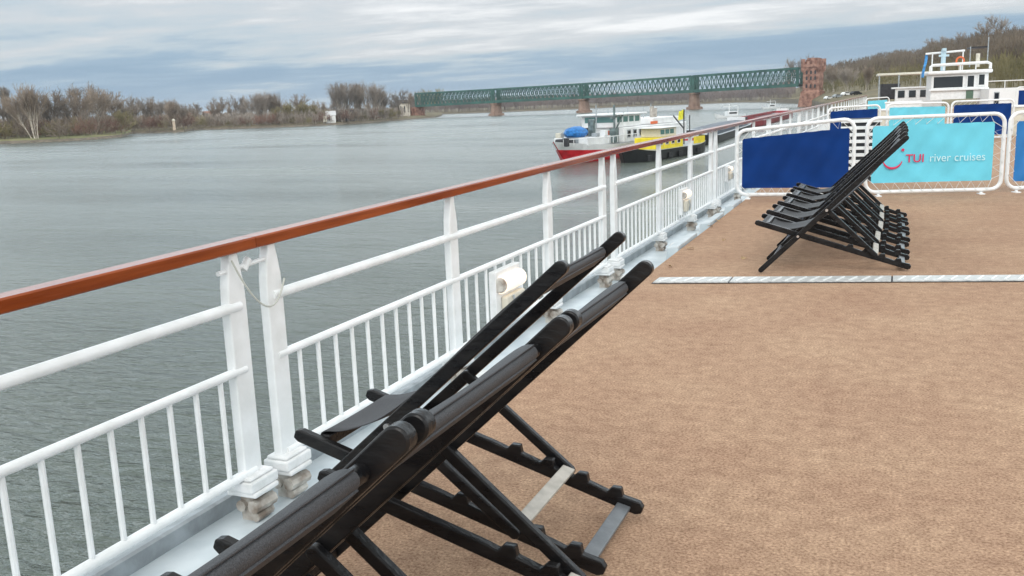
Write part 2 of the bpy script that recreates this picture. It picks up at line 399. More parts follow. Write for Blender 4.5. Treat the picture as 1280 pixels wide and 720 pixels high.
# brackets and boxes standing in the gutter at the deck edge
for i, (y, L_) in enumerate(((4.75, .22), (6.4, .22), (7.95, .34), (9.85, .22), (11.5, .22), (12.95, .34))):
    r = empty('gutter_bracket', (-2.30, y, -.24), label='white gutter bracket at the foot of ' + ['the post nearest the chair fronts', 'the post behind the near floodlight', 'the second post pair', 'the post before the small floodlight', 'the post after the small floodlight', 'the posts beside the navy banner'][i], cat='bracket', group='brackets in the side gutter')
    mb = MB(); mb.box(0, L_, -.04, .04, .0, .07); mb.box(.02, L_ + .03, -.07, .07, .07, .088); mb.build('arm', WORN, r, bevel=.008)
    mb = MB(); mb.tube([(.10, -.06, .05), (.10, .06, .05)], .03, 10); mb.build('pivot', RUST, r)
for i, (y0, y1) in enumerate(((8.5, 9.45), (10.2, 11.15), (11.9, 12.7))):
    mb = MB(); x1 = dedge((y0 + y1)/2) - .015
    mb.add([(x1 - .13, y0, -.24), (dedge(y0) - .012, y0, -.24), (dedge(y1) - .012, y1, -.24), (x1 - .13, y1, -.24),
            (x1 - .10, y0, .02), (dedge(y0) - .012, y0, .035), (dedge(y1) - .012, y1, .035), (x1 - .10, y1, .02)],
           [(0, 3, 2, 1), (4, 5, 6, 7), (0, 1, 5, 4), (1, 2, 6, 5), (2, 3, 7, 6), (3, 0, 4, 7)])
    tag(mb.build('edge_coaming', GUT, bevel=.012), ['nearest', 'middle', 'farthest'][i] + ' of the three pale blue raised plates at the deck edge before the navy banner', 'edge plate', 'raised plates at the deck edge')

# fallen leaves
k = 0
LL = ['pale dry leaf on the deck nearest the drain strip end', 'long dry leaf on the deck halfway to the navy banner', 'dry leaf lying closest to the foot of the navy banner', 'small dry leaf close to the raised edge plates', 'dark dry leaf left of the far chair front bars', 'small dry leaf between the gutter and the far chairs']
for (x, y, s, a) in ((863, 311, .07, .3), (888, 283, .09, 1.2), (897, 276, .06, .5), (838, 333, .05, 2), (930, 323, .05, .2), (905, 300, .04, .8)):
    p = atz(x, y, .006); mb = MB(); n = 7; top = []
    for i in range(n):
        t = i/(n - 1); w = s*.28*sin(pi*t)**.7 + .001; top += [Vector(((t - .5)*s, -w, .012*sin(3*t + k))), Vector(((t - .5)*s, 0, .004)), Vector(((t - .5)*s, w, .014*cos(2*t)))]
    fs = []
    for i in range(n - 1):
        for j in range(2): fs.append((3*i + j, 3*i + j + 1, 3*i + j + 4, 3*i + j + 3))
    mb.add(top, fs); o = mb.build('leaf', LEAF, fixn=False); o.location = p + Vector((0, 0, .004)); o.rotation_euler = (0, 0, a)
    tag(o, LL[k], 'leaf', 'dry leaves on the deck'); k += 1

# ------------------------------------------------------------------ deck chairs
CYAW = radians(0); RACK = .225
def make_chair(ztop, xtop=1.02, label=None, group='black folding deck chairs', taut=False, rack=.225):
    root = empty('deck_chair', (0, 0, 0), label=label, cat='deck chair', group=group)
    A0, A1 = (0, .03), (xtop, ztop); B0, B1 = ((.13, .385) if taut else (-.04, .402)), (1.09, .032)
    for s in (-1, 1):
        y = .285*s; mb = MB(); mb.plate(capsule(A0, A1, .0205), y - .0135, y + .0135)
        p = mb.build('long_rail', BLACK, root, bevel=.0035, smooth=True)
        mb = MB(); c = (.48, .03 + (ztop - .03)*.48/xtop)
        mb.tube([(c[0], y + s*.016, c[1]), (c[0], y + s*.024, c[1])], .011, 10)
        # lower pivot
        t = .265; mb.tube([(xtop*t, y + s*.016, .03 + (ztop - .03)*t), (xtop*t, y + s*.023, .03 + (ztop - .03)*t)], .010, 10)
        mb.build('bolt', STEEL, p, smooth=True)
    # notched base rails
    dx, dz = B1[0] - B0[0], B1[1] - B0[1]; Ln = sqrt(dx*dx + dz*dz); ux, uz = dx/Ln, dz/Ln; nx, nz = -uz, ux
    for s in (-1, 1):
        y = .218*s
        pr = [(0, -.021), (Ln, -.021), (Ln + .018, -.010), (Ln + .018, .012), (Ln, .026)]
        t = Ln - .06
        for k in range(4):
            pr += [(t, .022), (t - .015, .048), (t - .045, .040), (t - .055, .018), (t - .085, .020)]
            t -= .125
        pr += [(t + .01, .021), (0, .021), (-.018, .012), (-.018, -.012)]
        ol = [(B0[0] + a*ux + b*nx, B0[1] + a*uz + b*nz) for a, b in pr]
        mb = MB(); mb.plate(ol, y - .014, y + .014); mb.build('base_rail', BLACK, root, bevel=.004)
    c = (.48, .03 + (ztop - .03)*.48/xtop); e = (.845, .135)
    for s in (-1, 1):
        y = .252*s; mb = MB(); mb.plate(capsule(c, e, .0175), y - .012, y + .013)
        mb.build('strut', BLACK, root, bevel=.005)
    d = Vector((e[0] - c[0], 0, e[1] - c[1])).normalized()
    mb = MB(); q = Vector((e[0], 0, e[1])) - d*.0
    mb.beam((q.x + .0, -.239, q.z + .012), (q.x + .0, .239, q.z + .012), .045, .016, up=(.35, 0, 1)); mb.build('strut_crossbar', PALEBAR, root, bevel=.004)
    mb = MB(); mb.beam((1.045, -.204, .040), (1.045, .204, .040), .048, .018, up=(.3, 0, 1)); mb.build('rear_crossbar', GREYBAR, root, bevel=.004)
    mb = MB(); fx, fz = B0[0] + .075, B0[1] - .020; mb.beam((fx, -.204, fz), (fx, .204, fz), .030, .040); mb.build('front_crossbar', BLACK, root, bevel=.006)
    mb = MB(); mb.beam((.10, -.270, .03 + (ztop - .03)*.10/xtop), (.10, .270, .03 + (ztop - .03)*.10/xtop), .028, .034); mb.build('foot_crossbar', BLACK, root, bevel=.006)
    ax, az = (A1[0] - A0[0]), (A1[1] - A0[1]); la = sqrt(ax*ax + az*az); ax /= la; az /= la
    tb = (A1[0] - ax*.065, A1[1] - az*.065)
    mb = MB(); mb.tube([(tb[0], -.270, tb[1]), (tb[0], .270, tb[1])], .014, 10); mb.build('top_crossbar', BLACK, root, smooth=True)
    # sling: smooth hanging curve from top bar to front bar, hem loops at both ends
    ctrl = [(tb[0] + .004, tb[1] + .022), (tb[0] - .03, tb[1] - .015), (xtop*.80, ztop*.80 - .03), (xtop*.62, ztop*.62 - .035), (.47, .455), (.34, .375), (.20, .345), (.09, .362), (.03, .398), (.0, .412), (-.015, .395), (.0, .362)]
    if taut:
        q0, q1 = Vector((tb[0] - .02, tb[1] + .012)), Vector((fx - .012, fz + .028))
        ctrl = [(tb[0] + .012, tb[1] + .020)] + [tuple(q0.lerp(q1, t) - Vector((0, .085*sin(pi*t**1.8)))) for t in (0, .15, .3, .45, .6, .75, .9, 1)] + [(fx - .022, fz), (fx - .005, fz - .024)]
    def cr(P, t, i):
        p0, p1, p2, p3 = P[max(i - 1, 0)], P[i], P[i + 1], P[min(i + 2, len(P) - 1)]
        return tuple(.5*((2*p1[j]) + (-p0[j] + p2[j])*t + (2*p0[j] - 5*p1[j] + 4*p2[j] - p3[j])*t*t + (-p0[j] + 3*p1[j] - 3*p2[j] + p3[j])*t**3) for j in (0, 1))
    line = [cr(ctrl, k/5, i) for i in range(len(ctrl) - 1) for k in range(5)] + [ctrl[-1]]
    mb = MB(); ny = 8; vs = []; hw = .195
    for i, (x, z) in enumerate(line):
        for j in range(ny + 1):
            u = j/ny*2 - 1; sag = .020*(1 - u*u)*sin(pi*min(1, i/(len(line) - 8)))
            w = hw + (.04*max(0, 1 - i/14))
            vs.append((x, u*w, z - sag))
    fs = [(i*(ny + 1) + j, i*(ny + 1) + j + 1, (i + 1)*(ny + 1) + j + 1, (i + 1)*(ny + 1) + j) for i in range(len(line) - 1) for j in range(ny)]
    mb.add(vs, fs); sl = mb.build('sling', SLING, root, smooth=True, fixn=False)
    so = sl.modifiers.new('thickness', 'SOLIDIFY'); so.thickness = .003
    mb = MB(); pts = []
    for k in range(14):
        an = 2*pi*k/14; pts.append((tb[0] + ax*.019*cos(an) - az*.0155*sin(an), tb[1] + az*.019*cos(an) + ax*.0155*sin(an)))
    tail = [(tb[0] - ax*.075 + az*.012, tb[1] - az*.075 - ax*.012)]
    mb.plate(pts, -.238, .238)
    mb.beam((tb[0] - ax*.02 + az*.016, -.236, tb[1] - az*.02 - ax*.016), (tb[0] - ax*.02 + az*.016, .236, tb[1] - az*.02 - ax*.016), .004, .050, up=(ax, 0, az))
    mb.build('top_hem', SLING, sl, smooth=True)
    for o in kids(root):
        for q in [o] + kids(o):
            for v in q.data.vertices: v.co.y += rack*v.co.x      # loose joints: the folded frames stand slightly racked
    return root
def put(o, x, y, rz=CYAW): o.location = (x, y, 0); o.rotation_euler = (0, 0, rz); return o
c1 = put(make_chair(.955, 1.02, 'black deck chair standing nearest the railing, apart from the row in front', taut=True, rack=.11), -1.87, 2.52)
NEARL = ['black deck chair at the far end of the near row, tip beside drain strip',
         'black deck chair second in the near row, with one bolt showing on its strut top',
         'black deck chair closest to the viewer, cut off by the bottom edge']
c2 = put(make_chair(.985, 1.02, NEARL[0], taut=True, rack=.11), -1.60, 1.82)
for k in (1, 2):
    c = copy_tree(c2); c['label'] = NEARL[k]; put(c, -1.60, 1.82 - .622*k)
FARL = ['front black deck chair of the far row, nearest the drain strip', 'second black deck chair of the far row, just behind the front one', 'middle black deck chair of the far row of five', 'fourth black deck chair of the far row, counting from the drain strip', 'last black deck chair of the far row, nearest the banners']
cf = put(make_chair(1.04, 1.03, FARL[0]), -1.00, 7.72, radians(1))
for k in range(1, 5):
    c = copy_tree(cf); c['label'] = FARL[k]; put(c, -1.00 + random.uniform(-.012, .012), 7.72 + .715*k, radians(1 + random.uniform(-.8, .8)))

# ------------------------------------------------------------------ banner frames
def text_mesh(body, size, name, m, parent, loc, rx=pi/2, ext=.001, spacing=1, sx=1, bold=0):
    cu = bpy.data.curves.new(name, 'FONT'); cu.body = body; cu.size = size; cu.extrude = ext; cu.space_character = spacing; cu.offset = bold
    o = bpy.data.objects.new(name, cu); COL.objects.link(o)
    dg = bpy.context.evaluated_depsgraph_get(); me = bpy.data.meshes.new_from_object(o.evaluated_get(dg)); bpy.data.objects.remove(o)
    me.name = name; me.materials.clear(); me.materials.append(m)
    n = bpy.data.objects.new(name, me); COL.objects.link(n); n.parent = parent; n.location = loc; n.rotation_euler = (rx, 0, 0); n.scale = (sx, 1, 1)
    return n
def banner(p0, p1, zt0, zt1, m, label, zb=.06, lace=True, logo=False, r=.026, name='banner_fence', inset=(.09, .11, .09, .09)):
    """white tube frame with round corners from p0 to p1 (left to right as seen), top heights at both ends"""
    p0, p1 = Vector((*p0, 0)), Vector((*p1, 0)); Wd = (p1 - p0).length; a = atan2(p1.y - p0.y, p1.x - p0.x)
    root = empty(name, p0, a, label=label, cat='banner fence', group='banner fences across the deck')
    def top(x): return zt0 + (zt1 - zt0)*x/Wd
    pts = []; R_ = min(.13, Wd*.12)
    for cx, cz, s in ((R_, top(R_) - R_, 2), (Wd - R_, top(Wd - R_) - R_, 1), (Wd - R_, zb + R_, 0), (R_, zb + R_, 3)):
        for k in range(6):
            t = s*pi/2 - k/5*pi/2 if s < 3 else 3*pi/2 - k/5*pi/2
            t = {2: pi, 1: pi/2, 0: 0, 3: -pi/2}[s] - k/5*pi/2
            pts.append((cx + R_*cos(t), 0, cz + R_*sin(t)))
    mb = MB(); mb.tube(pts, r, 10, closed=True); mb.build('frame', W, root, smooth=True)
    for x in (Wd*.1, Wd*.86):
        mb = MB(); mb.tube([(x, 0, zb - r), (x, 0, .0)], .02, 8); mb.box(x - .035, x + .035, -.06, .06, .0, .012); mb.build('foot', W, root)
    il, it, ir, ib = inset
    nx, nz = 32, 16; vs = []; mb = MB(); random.seed(len(label))
    ph = random.random()*6
    for j in range(nz + 1):
        for i in range(nx + 1):
            x = il + (Wd - il - ir)*i/nx; z0 = zb + ib; z1 = top(x) - it; z = z0 + (z1 - z0)*j/nz
            e = 1 if 0 < i < nx and 0 < j < nz else .3
            sc = .006*abs(sin(i*pi/5.2 + ph))
            if j == nz: z -= sc
            vs.append((x, (.012*sin(i*.45 + ph)*cos(j*.35) + .007*sin(i*1.05 - j*.65 + ph))*e, z))
    fs = [(j*(nx + 1) + i, j*(nx + 1) + i + 1, (j + 1)*(nx + 1) + i + 1, (j + 1)*(nx + 1) + i) for j in range(nz) for i in range(nx)]
    mb.add(vs, fs); ban = mb.build('banner', m, root, smooth=True, fixn=False)
    if lace:
        # one rope zigzagging round the frame
        c0, c1, c2_, c3 = (il, zb + ib), (Wd - ir, zb + ib), (Wd - ir, top(Wd - ir) - it), (il, top(il) - it)
        f0, f1, f2, f3 = (.10, zb), (Wd - .10, zb), (Wd - .10, top(Wd)), (.10, top(0)); pts = []
        for (q0, q1, g0, g1, n) in ((c0, c1, (.12, zb), (Wd - .12, zb), 11), (c1, c2_, (Wd, zb + .12), (Wd, top(Wd) - .13), 5), (c2_, c3, (Wd - .12, top(Wd)), (.12, top(0)), 11), (c3, c0, (0, top(0) - .13), (0, zb + .12), 5)):
            for i in range(n):
                t = (i + .15)/n; u = (i + .55)/n
                pts.append((q0[0] + (q1[0] - q0[0])*t, -.008, q0[1] + (q1[1] - q0[1])*t)); pts.append((g0[0] + (g1[0] - g0[0])*u, -.030, g0[1] + (g1[1] - g0[1])*u))
        mb = MB(); mb.tube(pts, .0045, 4, closed=True)
        mb.build('lacing', ROPE, root)
    if logo:
        zc = .50
        mb = MB(); pts = []
        for k in range(15):
            t = radians(195) + radians(150)*k/14; pts.append((.0 + .125*cos(t), 0, .0 + .125*sin(t)))
        rr = [.005 + .010*sin(pi*k/14) for k in range(15)]
        mb.tube(pts, rr, 8, sy=1)
        # flatten the tube strokes against the cloth
        mb.v = [(x, y*.25, z) for x, y, z in mb.v]
        o = mb.build('smile_mark', REDINK, ban, smooth=True); o.location = (.335, -.018, zc)
        mb = MB(); mb.tube([(.125, -.005, .115), (.125, .002, .115)], .020, 14); o = mb.build('smile_dot', REDINK, ban, smooth=True); o.location = (.335, -.018, zc)
        text_mesh('TUI', .150, 'lettering', REDINK, ban, (.50, -.018, zc - .050), bold=.002, sx=1.02)
        text_mesh('river cruises', .150, 'lettering', PALEINK, ban, (.80, -.018, zc - .05), bold=.0, sx=.94)
    return root
def xy(px, a_):      # point on photo column px at distance a_ along the ship
    d = ray(px, hor(px)); return (d.x/d.y*a_, a_)
banner(xy(922, 12.95), xy(1070, 13.05), .93, 1.055, NAVY, 'navy banner in a white tube frame at the left, behind the far chairs', inset=(.07, .11, .06, .09))
banner(xy(1086, 13.3), xy(1259, 13.75), 1.04, 1.05, CYAN, 'sky blue banner in a white frame with the red smile mark and lettering', logo=True, inset=(.07, .10, .12, .12))
banner(xy(1266, 13.85), xy(1400, 14.4), 1.05, 1.05, MID, 'mid blue banner cut off by the right edge')
banner(xy(1036, 26), xy(1101, 26.6), 1.00, 1.03, NAVY, 'small navy banner in the second row, above the gap of the front panels', inset=(.06, .09, .06, .07))
banner(xy(1110, 27), xy(1187, 27.5), 1.04, 1.02, CYAN, 'plain sky blue banner in the second row, right of the small navy one', inset=(.06, .09, .08, .07))
banner(xy(1191, 27.5), xy(1269, 28.2), 1.04, 1.04, NAVY, 'navy banner in the second row standing above the lettered panel', inset=(.06, .09, .06, .07))
banner(xy(1083, 46), xy(1112, 46.5), 1.06, 1.09, CYAN, 'tiny sky blue banner far down the deck near the railing', lace=False)
banner(xy(1271, 38), xy(1345, 39), 1.33, 1.36, NAVY, 'far navy banner at the right edge beside the white cabin', zb=.5, lace=False)

# louvred locker between the two front banners, and other boxes on the far deck
r = empty('louvred_locker', (*xy(1078, 15.6), 0), radians(6), label='white locker with horizontal louvres seen between the two front banners', cat='locker')
mb = MB(); mb.box(-.28, .28, 0, .4, 0, .98); mb.build('body', DARK, r, bevel=.01)
for k in range(9):
    mb = MB(); mb.box(-.30, .30, -.05, -.002, .08 + k*.105, .13 + k*.105); mb.build('louvre', W, r, bevel=.004)
for i, (px, a_, w, h, m, l) in enumerate(((1112, 36, .9, .75, CREAM, 'cream deck box left of the canopy, behind the sky blue banner'), (1130, 40, 1.3, .95, W, 'long white deck box behind the plain sky blue banner'), (1147, 34, .7, .8, GREYM, 'grey deck box between the second row and the wheelhouse'), (1276, 30, .9, .85, CREAM, 'cream deck box behind the right end of the second banner row'))):
    q = xy(px, a_); r = empty('deck_box', (*q, 0), label=l, cat='deck box', group='deck boxes')
    mb = MB(); mb.box(-w/2, w/2, -.3, .3, 0, h - .06); mb.build('body', m, r, bevel=.02)
    mb = MB(); mb.box(-w/2 - .03, w/2 + .03, -.33, .33, h - .06, h); mb.build('lid', W, r, bevel=.015)

# wheelhouse
def wheelhouse():
    A = 50; s = A/1150*1.0
    o = xy(1199, A); r = empty('wheelhouse', (*o, 0), radians(3), label='white wheelhouse with railed roof, dark windows and slim masts', cat='wheelhouse')
    def X(px): return (px - 1199)*.0345
    def Z(py, px=1199): return H + (hor(px) - py)*.037
    mb = MB(); mb.box(X(1163), X(1235), 0, 3, Z(124), Z(111)); mb.box(X(1163), X(1235), .0, 3, Z(111), Z(92))
    mb.build('cabin', W, r)
    mb = MB(); mb.box(X(1158), X(1239), -.25, 3.3, Z(92), Z(87.5)); mb.build('roof', W, r, bevel=.05)
    mb = MB(); mb.box(X(1160), X(1236), -.12, .0, Z(113), Z(110.5)); mb.build('ledge', W, r, bevel=.02)
    for a, b, c, d in ((1166, 1203, 95, 109), (1209, 1217, 95, 109), (1223, 1230, 94, 107)):
        mb = MB(); x0, x1, z0, z1 = X(a), X(b), Z(d), Z(c); t = .05
        for q in ((x0 - t, x1 + t, z0 - t, z0), (x0 - t, x1 + t, z1, z1 + t), (x0 - t, x0, z0, z1), (x1, x1 + t, z0, z1)): mb.box(q[0], q[1], -.05, -.003, q[2], q[3])
        w = mb.build('window', W, r); mb = MB(); mb.box(x0, x1, -.03, -.004, z0, z1); mb.build('pane', GLASS, w)
    mb = MB(); mb.box(X(1208), X(1217), -.04, -.004, Z(124), Z(113.5)); mb.build('door', mat('green_door', (.10, .17, .12), .4), r)
    mb = MB(); pts = [(X(1161), -.1, Z(87)), (X(1161), -.1, Z(82)), (X(1164), -.1, Z(80)), (X(1232), -.1, Z(79)), (X(1236), -.1, Z(81)), (X(1236), -.1, Z(87))]
    mb.tube(pts, .07, 8)
    for px in (1178, 1199, 1218): mb.tube([(X(px), -.1, Z(87)), (X(px), -.1, Z(80))], .03, 6)
    mb.build('roof_rail', W, r, smooth=True)
    mb = MB()
    mb.tube([(X(1155), .5, Z(64.5)), (X(1205), .5, Z(62.5))], .055, 6)
    for px, t, bt in ((1164, 64, 87), (1203, 63, 87)): mb.tube([(X(px), .5, Z(bt)), (X(px), .5, Z(t))], .032, 6)
    mb.build('mast_frame', W, r)
    for px, t, bt in ((1212, 58, 84), (1234, 47, 80)): mb = MB(); mb.tube([(X(px), .5, Z(bt)), (X(px), .5, Z(t))], .028, 6); mb.build('mast', GREYM, r)
    mb = MB(); mb.tube([(X(1178), .4, Z(87)), (X(1178), .4, Z(60))], .11, 8); mb.box(X(1172), X(1185), .3, .5, Z(69), Z(66.5)); mb.box(X(1176), X(1181), .2, .6, Z(62), Z(58.5)); mb.build('radar_mast', mat('pale_blue_mast', (.50, .66, .74), .4), r)
    mb = MB(); mb.tube([(X(1222), .5, Z(84)), (X(1222), .5, Z(67))], .09, 8); mb.build('funnel', CREAM, r)
    mb = MB(); mb.tube([(X(1199) + .17*cos(t*pi/6), .2, Z(76) + .20*sin(t*pi/6)) for t in range(12)], .045, 6, closed=True); mb.build('lifebuoy', ORANGE, r, smooth=True)
    mb = MB(); mb.tube([(X(1199), .2, Z(80)), (X(1199), .2, Z(88))], .06, 6); mb.build('lifebuoy_stand', CREAM, r)
    fl = MB(); vs = []
    for i in range(7):
        for j in range(4): vs.append((X(1154.5) + .02*sin(i) + j*.04 - i*.02, .5 + .05*sin(i*1.3 + j), Z(65.5) - i*.18))
    fl.add(vs, [(i*4 + j, i*4 + j + 1, i*4 + j + 5, i*4 + j + 4) for i in range(6) for j in range(3)]); fl.build('flag', CLOTHB, r, fixn=False)
    # awning net on the right of the roof
    mb = MB(); mb.box(X(1212), X(1234), .6, 2, Z(60), Z(58)); mb.build('awning', DARK, r)
wheelhouse()
# deckhouse right of and below the wheelhouse, and canopy to its left
o = xy(1240, 47); r = empty('deckhouse', (*o, 0), radians(3), label='long low white deckhouse right of the wheelhouse', cat='deckhouse')
mb = MB(); mb.box(-.1, 5.5, 0, 4, 0, 1.30); mb.build('wall', HULLW, r)
mb = MB(); mb.tube([(-.3, -.05, 1.62), (5.5, -.05, 1.62)], .025, 6)
for k in range(8): mb.tube([(-.3 + k*.8, -.05, 1.3), (-.3 + k*.8, -.05, 1.62)], .02, 5)
mb.build('roof_rail', W, r)
mb = MB(); mb.box(.1, .32, -.02, -.003, .55, 1.15); w = mb.build('window', GREYM, r); mb = MB(); mb.box(.13, .29, -.03, -.021, .6, 1.1); mb.build('pane', GLASS, w)
o = xy(1128, 56); r = empty('deck_canopy', (*o, 0), radians(3), label='open seating canopy with a pale flat roof left of the wheelhouse', cat='canopy')
mb = MB(); mb.box(-1.3, 1.7, 0, 3, H + .80, H + .92); mb.build('roof', CREAM, r, bevel=.02)
for x in (-1.2, -.2, .9, 1.6):
    mb = MB(); mb.tube([(x, .05, .0), (x, .05, H + .80)], .04, 6); mb.build('post', GREYM, r)
mb = MB(); mb.box(-1.1, -.1, .3, 1.6, .9, H + .35); mb.build('counter', DARK, r, bevel=.03)
mb = MB(); mb.box(-.4, 1.9, -1.2, -.6, 0, H + .06); cb = mb.build('windowed_wall', W, r)
for k in range(4):
    mb = MB(); mb.box(-.28 + k*.55, .06 + k*.55, -1.23, -1.203, H - .42, H - .05); mb.build('window', GLASS, r)
mb = MB(); mb.box(-.6, 1.9, -1.3, -.5, H + .06, H + .14); mb.build('ledge', W, r)

# ------------------------------------------------------------------ water
mb = MB(); mb.add([(-3800, -800, WZ), (2800, -800, WZ), (2800, 4800, WZ), (-3800, 4800, WZ)], [(0, 1, 2, 3)])
o = mb.build('water', WATER, fixn=False); structure(o, 'grey green river with small waves')

# ------------------------------------------------------------------ terrain
def lerp_tab(tab, x):
    if x <= tab[0][0]: return tab[0][1:]
    for a, b in zip(tab[:-1], tab[1:]):
        if x <= b[0]:
            t = (x - a[0])/(b[0] - a[0]); return tuple(p + (q - p)*t for p, q in zip(a[1:], b[1:]))
    return tab[-1][1:]
def wdist(x, y): return (H - WZ)*1.0/((atz(x, y, WZ) - CAMPOS).z/-1)*Vector((atz(x, y, WZ).x, atz(x, y, WZ).y)).length
def radial(name, cols, prof, mats, label, scrub_from=None):
    """land seen across the water: cols = photo columns with shore distance; prof(x, shore) -> list of (distance, z)"""
    mb = MB(); vs = []; n = None
    for x in cols:
        P = prof(x); n = len(P)
        for d, z in P: vs.append(atd(x, d, z))
    m = len(cols); fs = []; 
    for i in range(m - 1):
        for j in range(n - 1):
            mb.m.append(1 if j <= 1 else (2 if scrub_from and cols[i] > scrub_from else 0)); fs.append((i*n + j, (i + 1)*n + j, (i + 1)*n + j + 1, i*n + j + 1))
    mi_ = mb.m; mb.m = []; mb.add(vs, fs); mb.m = mi_
    o = mb.build(name, mats, smooth=True); structure(o, label); return o
LEFT = [(-900, 400), (-200, 360), (0, wdist(0, 180)), (100, wdist(100, 176)), (150, wdist(150, 171.5)), (158, wdist(158, 169)), (163, wdist(163, 167)), (200, wdist(200, 166)), (228, wdist(228, 165)), (240, wdist(240, 162.7)), (300, wdist(300, 161)), (380, wdist(380, 158)), (450, wdist(450, 154.5)), (500, wdist(500, 150.5)), (530, wdist(530, 148)), (545, 760), (552, 900)]
def leftshore(x): return lerp_tab(LEFT, x)[0]
random.seed(3)
def pl(x):
    s = leftshore(x) + 3*sin(x*.31) + 2*sin(x*.13 + 1)
    return [(s - 2, WZ - .6), (s + 1.5, WZ + .25), (s + 6, WZ + 1.0), (s + 14, WZ + 1.5), (s + 60, WZ + 2.2), (s + 300, WZ + 2.6), (3000, WZ + 3)]
radial('left_bank', [-900, -500, -300, -200, -120, -60] + list(range(-20, 150, 8)) + list(range(150, 246, 3)) + list(range(250, 546, 7)) + [548, 552], pl, [GRASS, BANK, SCRUB], 'flat grassy far river bank on the left', 160)
FAR = [(500, 1000), (560, wdist(560, 142.5)), (640, wdist(640, 139.7)), (700, wdist(700, 137.3)), (800, wdist(800, 132.8)), (870, wdist(870, 130.3)), (925, wdist(925, 128)), (955, 1060), (980, 900), (1000, 770), (1012, 640), (1022, 500), (1040, 330), (1060, 220), (1090, 150), (1150, 120), (1300, 110), (1700, 90)]
def farshore(x): return lerp_tab(FAR, x)[0]
# ridge of the wooded hills on the right: photo column, distance, ground height above eye level
RIDGE = [(500, 2600, -2), (900, 2200, -2), (960, 1700, 0), (1000, 1200, 8), (1030, 1000, 19), (1060, 950, 21), (1103, 900, 24), (1118, 880, 25), (1145, 850, 23), (1165, 800, 27), (1200, 720, 25), (1215, 650, 23.5), (1255, 520, 17), (1300, 480, 17), (1500, 460, 22), (1900, 460, 28)]
def pr_(x):
    s = farshore(x) + 4*sin(x*.2); rd, rh = lerp_tab(RIDGE, x); rh += H
    m1 = s + (rd - s)*.45; m2 = s + (rd - s)*.75; g = WZ + 4.2 if x > 960 else WZ + 1.8
    b1 = max(g, g + (rh - g)*.22)
    return [(s - 2, WZ - .6), (s + 2, WZ + .3), (s + 10, g - .6), (s + 20, g), (m1, b1), (m2, g + (rh - g)*.68), (rd, rh), (rd*1.3, rh*.8), (3400, 0)]
radial('right_bank', list(range(500, 960, 10)) + list(range(960, 1100, 4)) + list(range(1100, 1300, 8)) + [1340, 1420, 1500, 1600, 1700], pr_, [SCRUB, BANK], 'right river bank rising to wooded hills')
def ground_right(x, d):
    P = pr_(x)
    for a, b in zip(P[:-1], P[1:]):
        if d <= b[0]: t = (d - a[0])/(b[0] - a[0]); return a[1] + (b[1] - a[1])*t
    return P[-1][1]

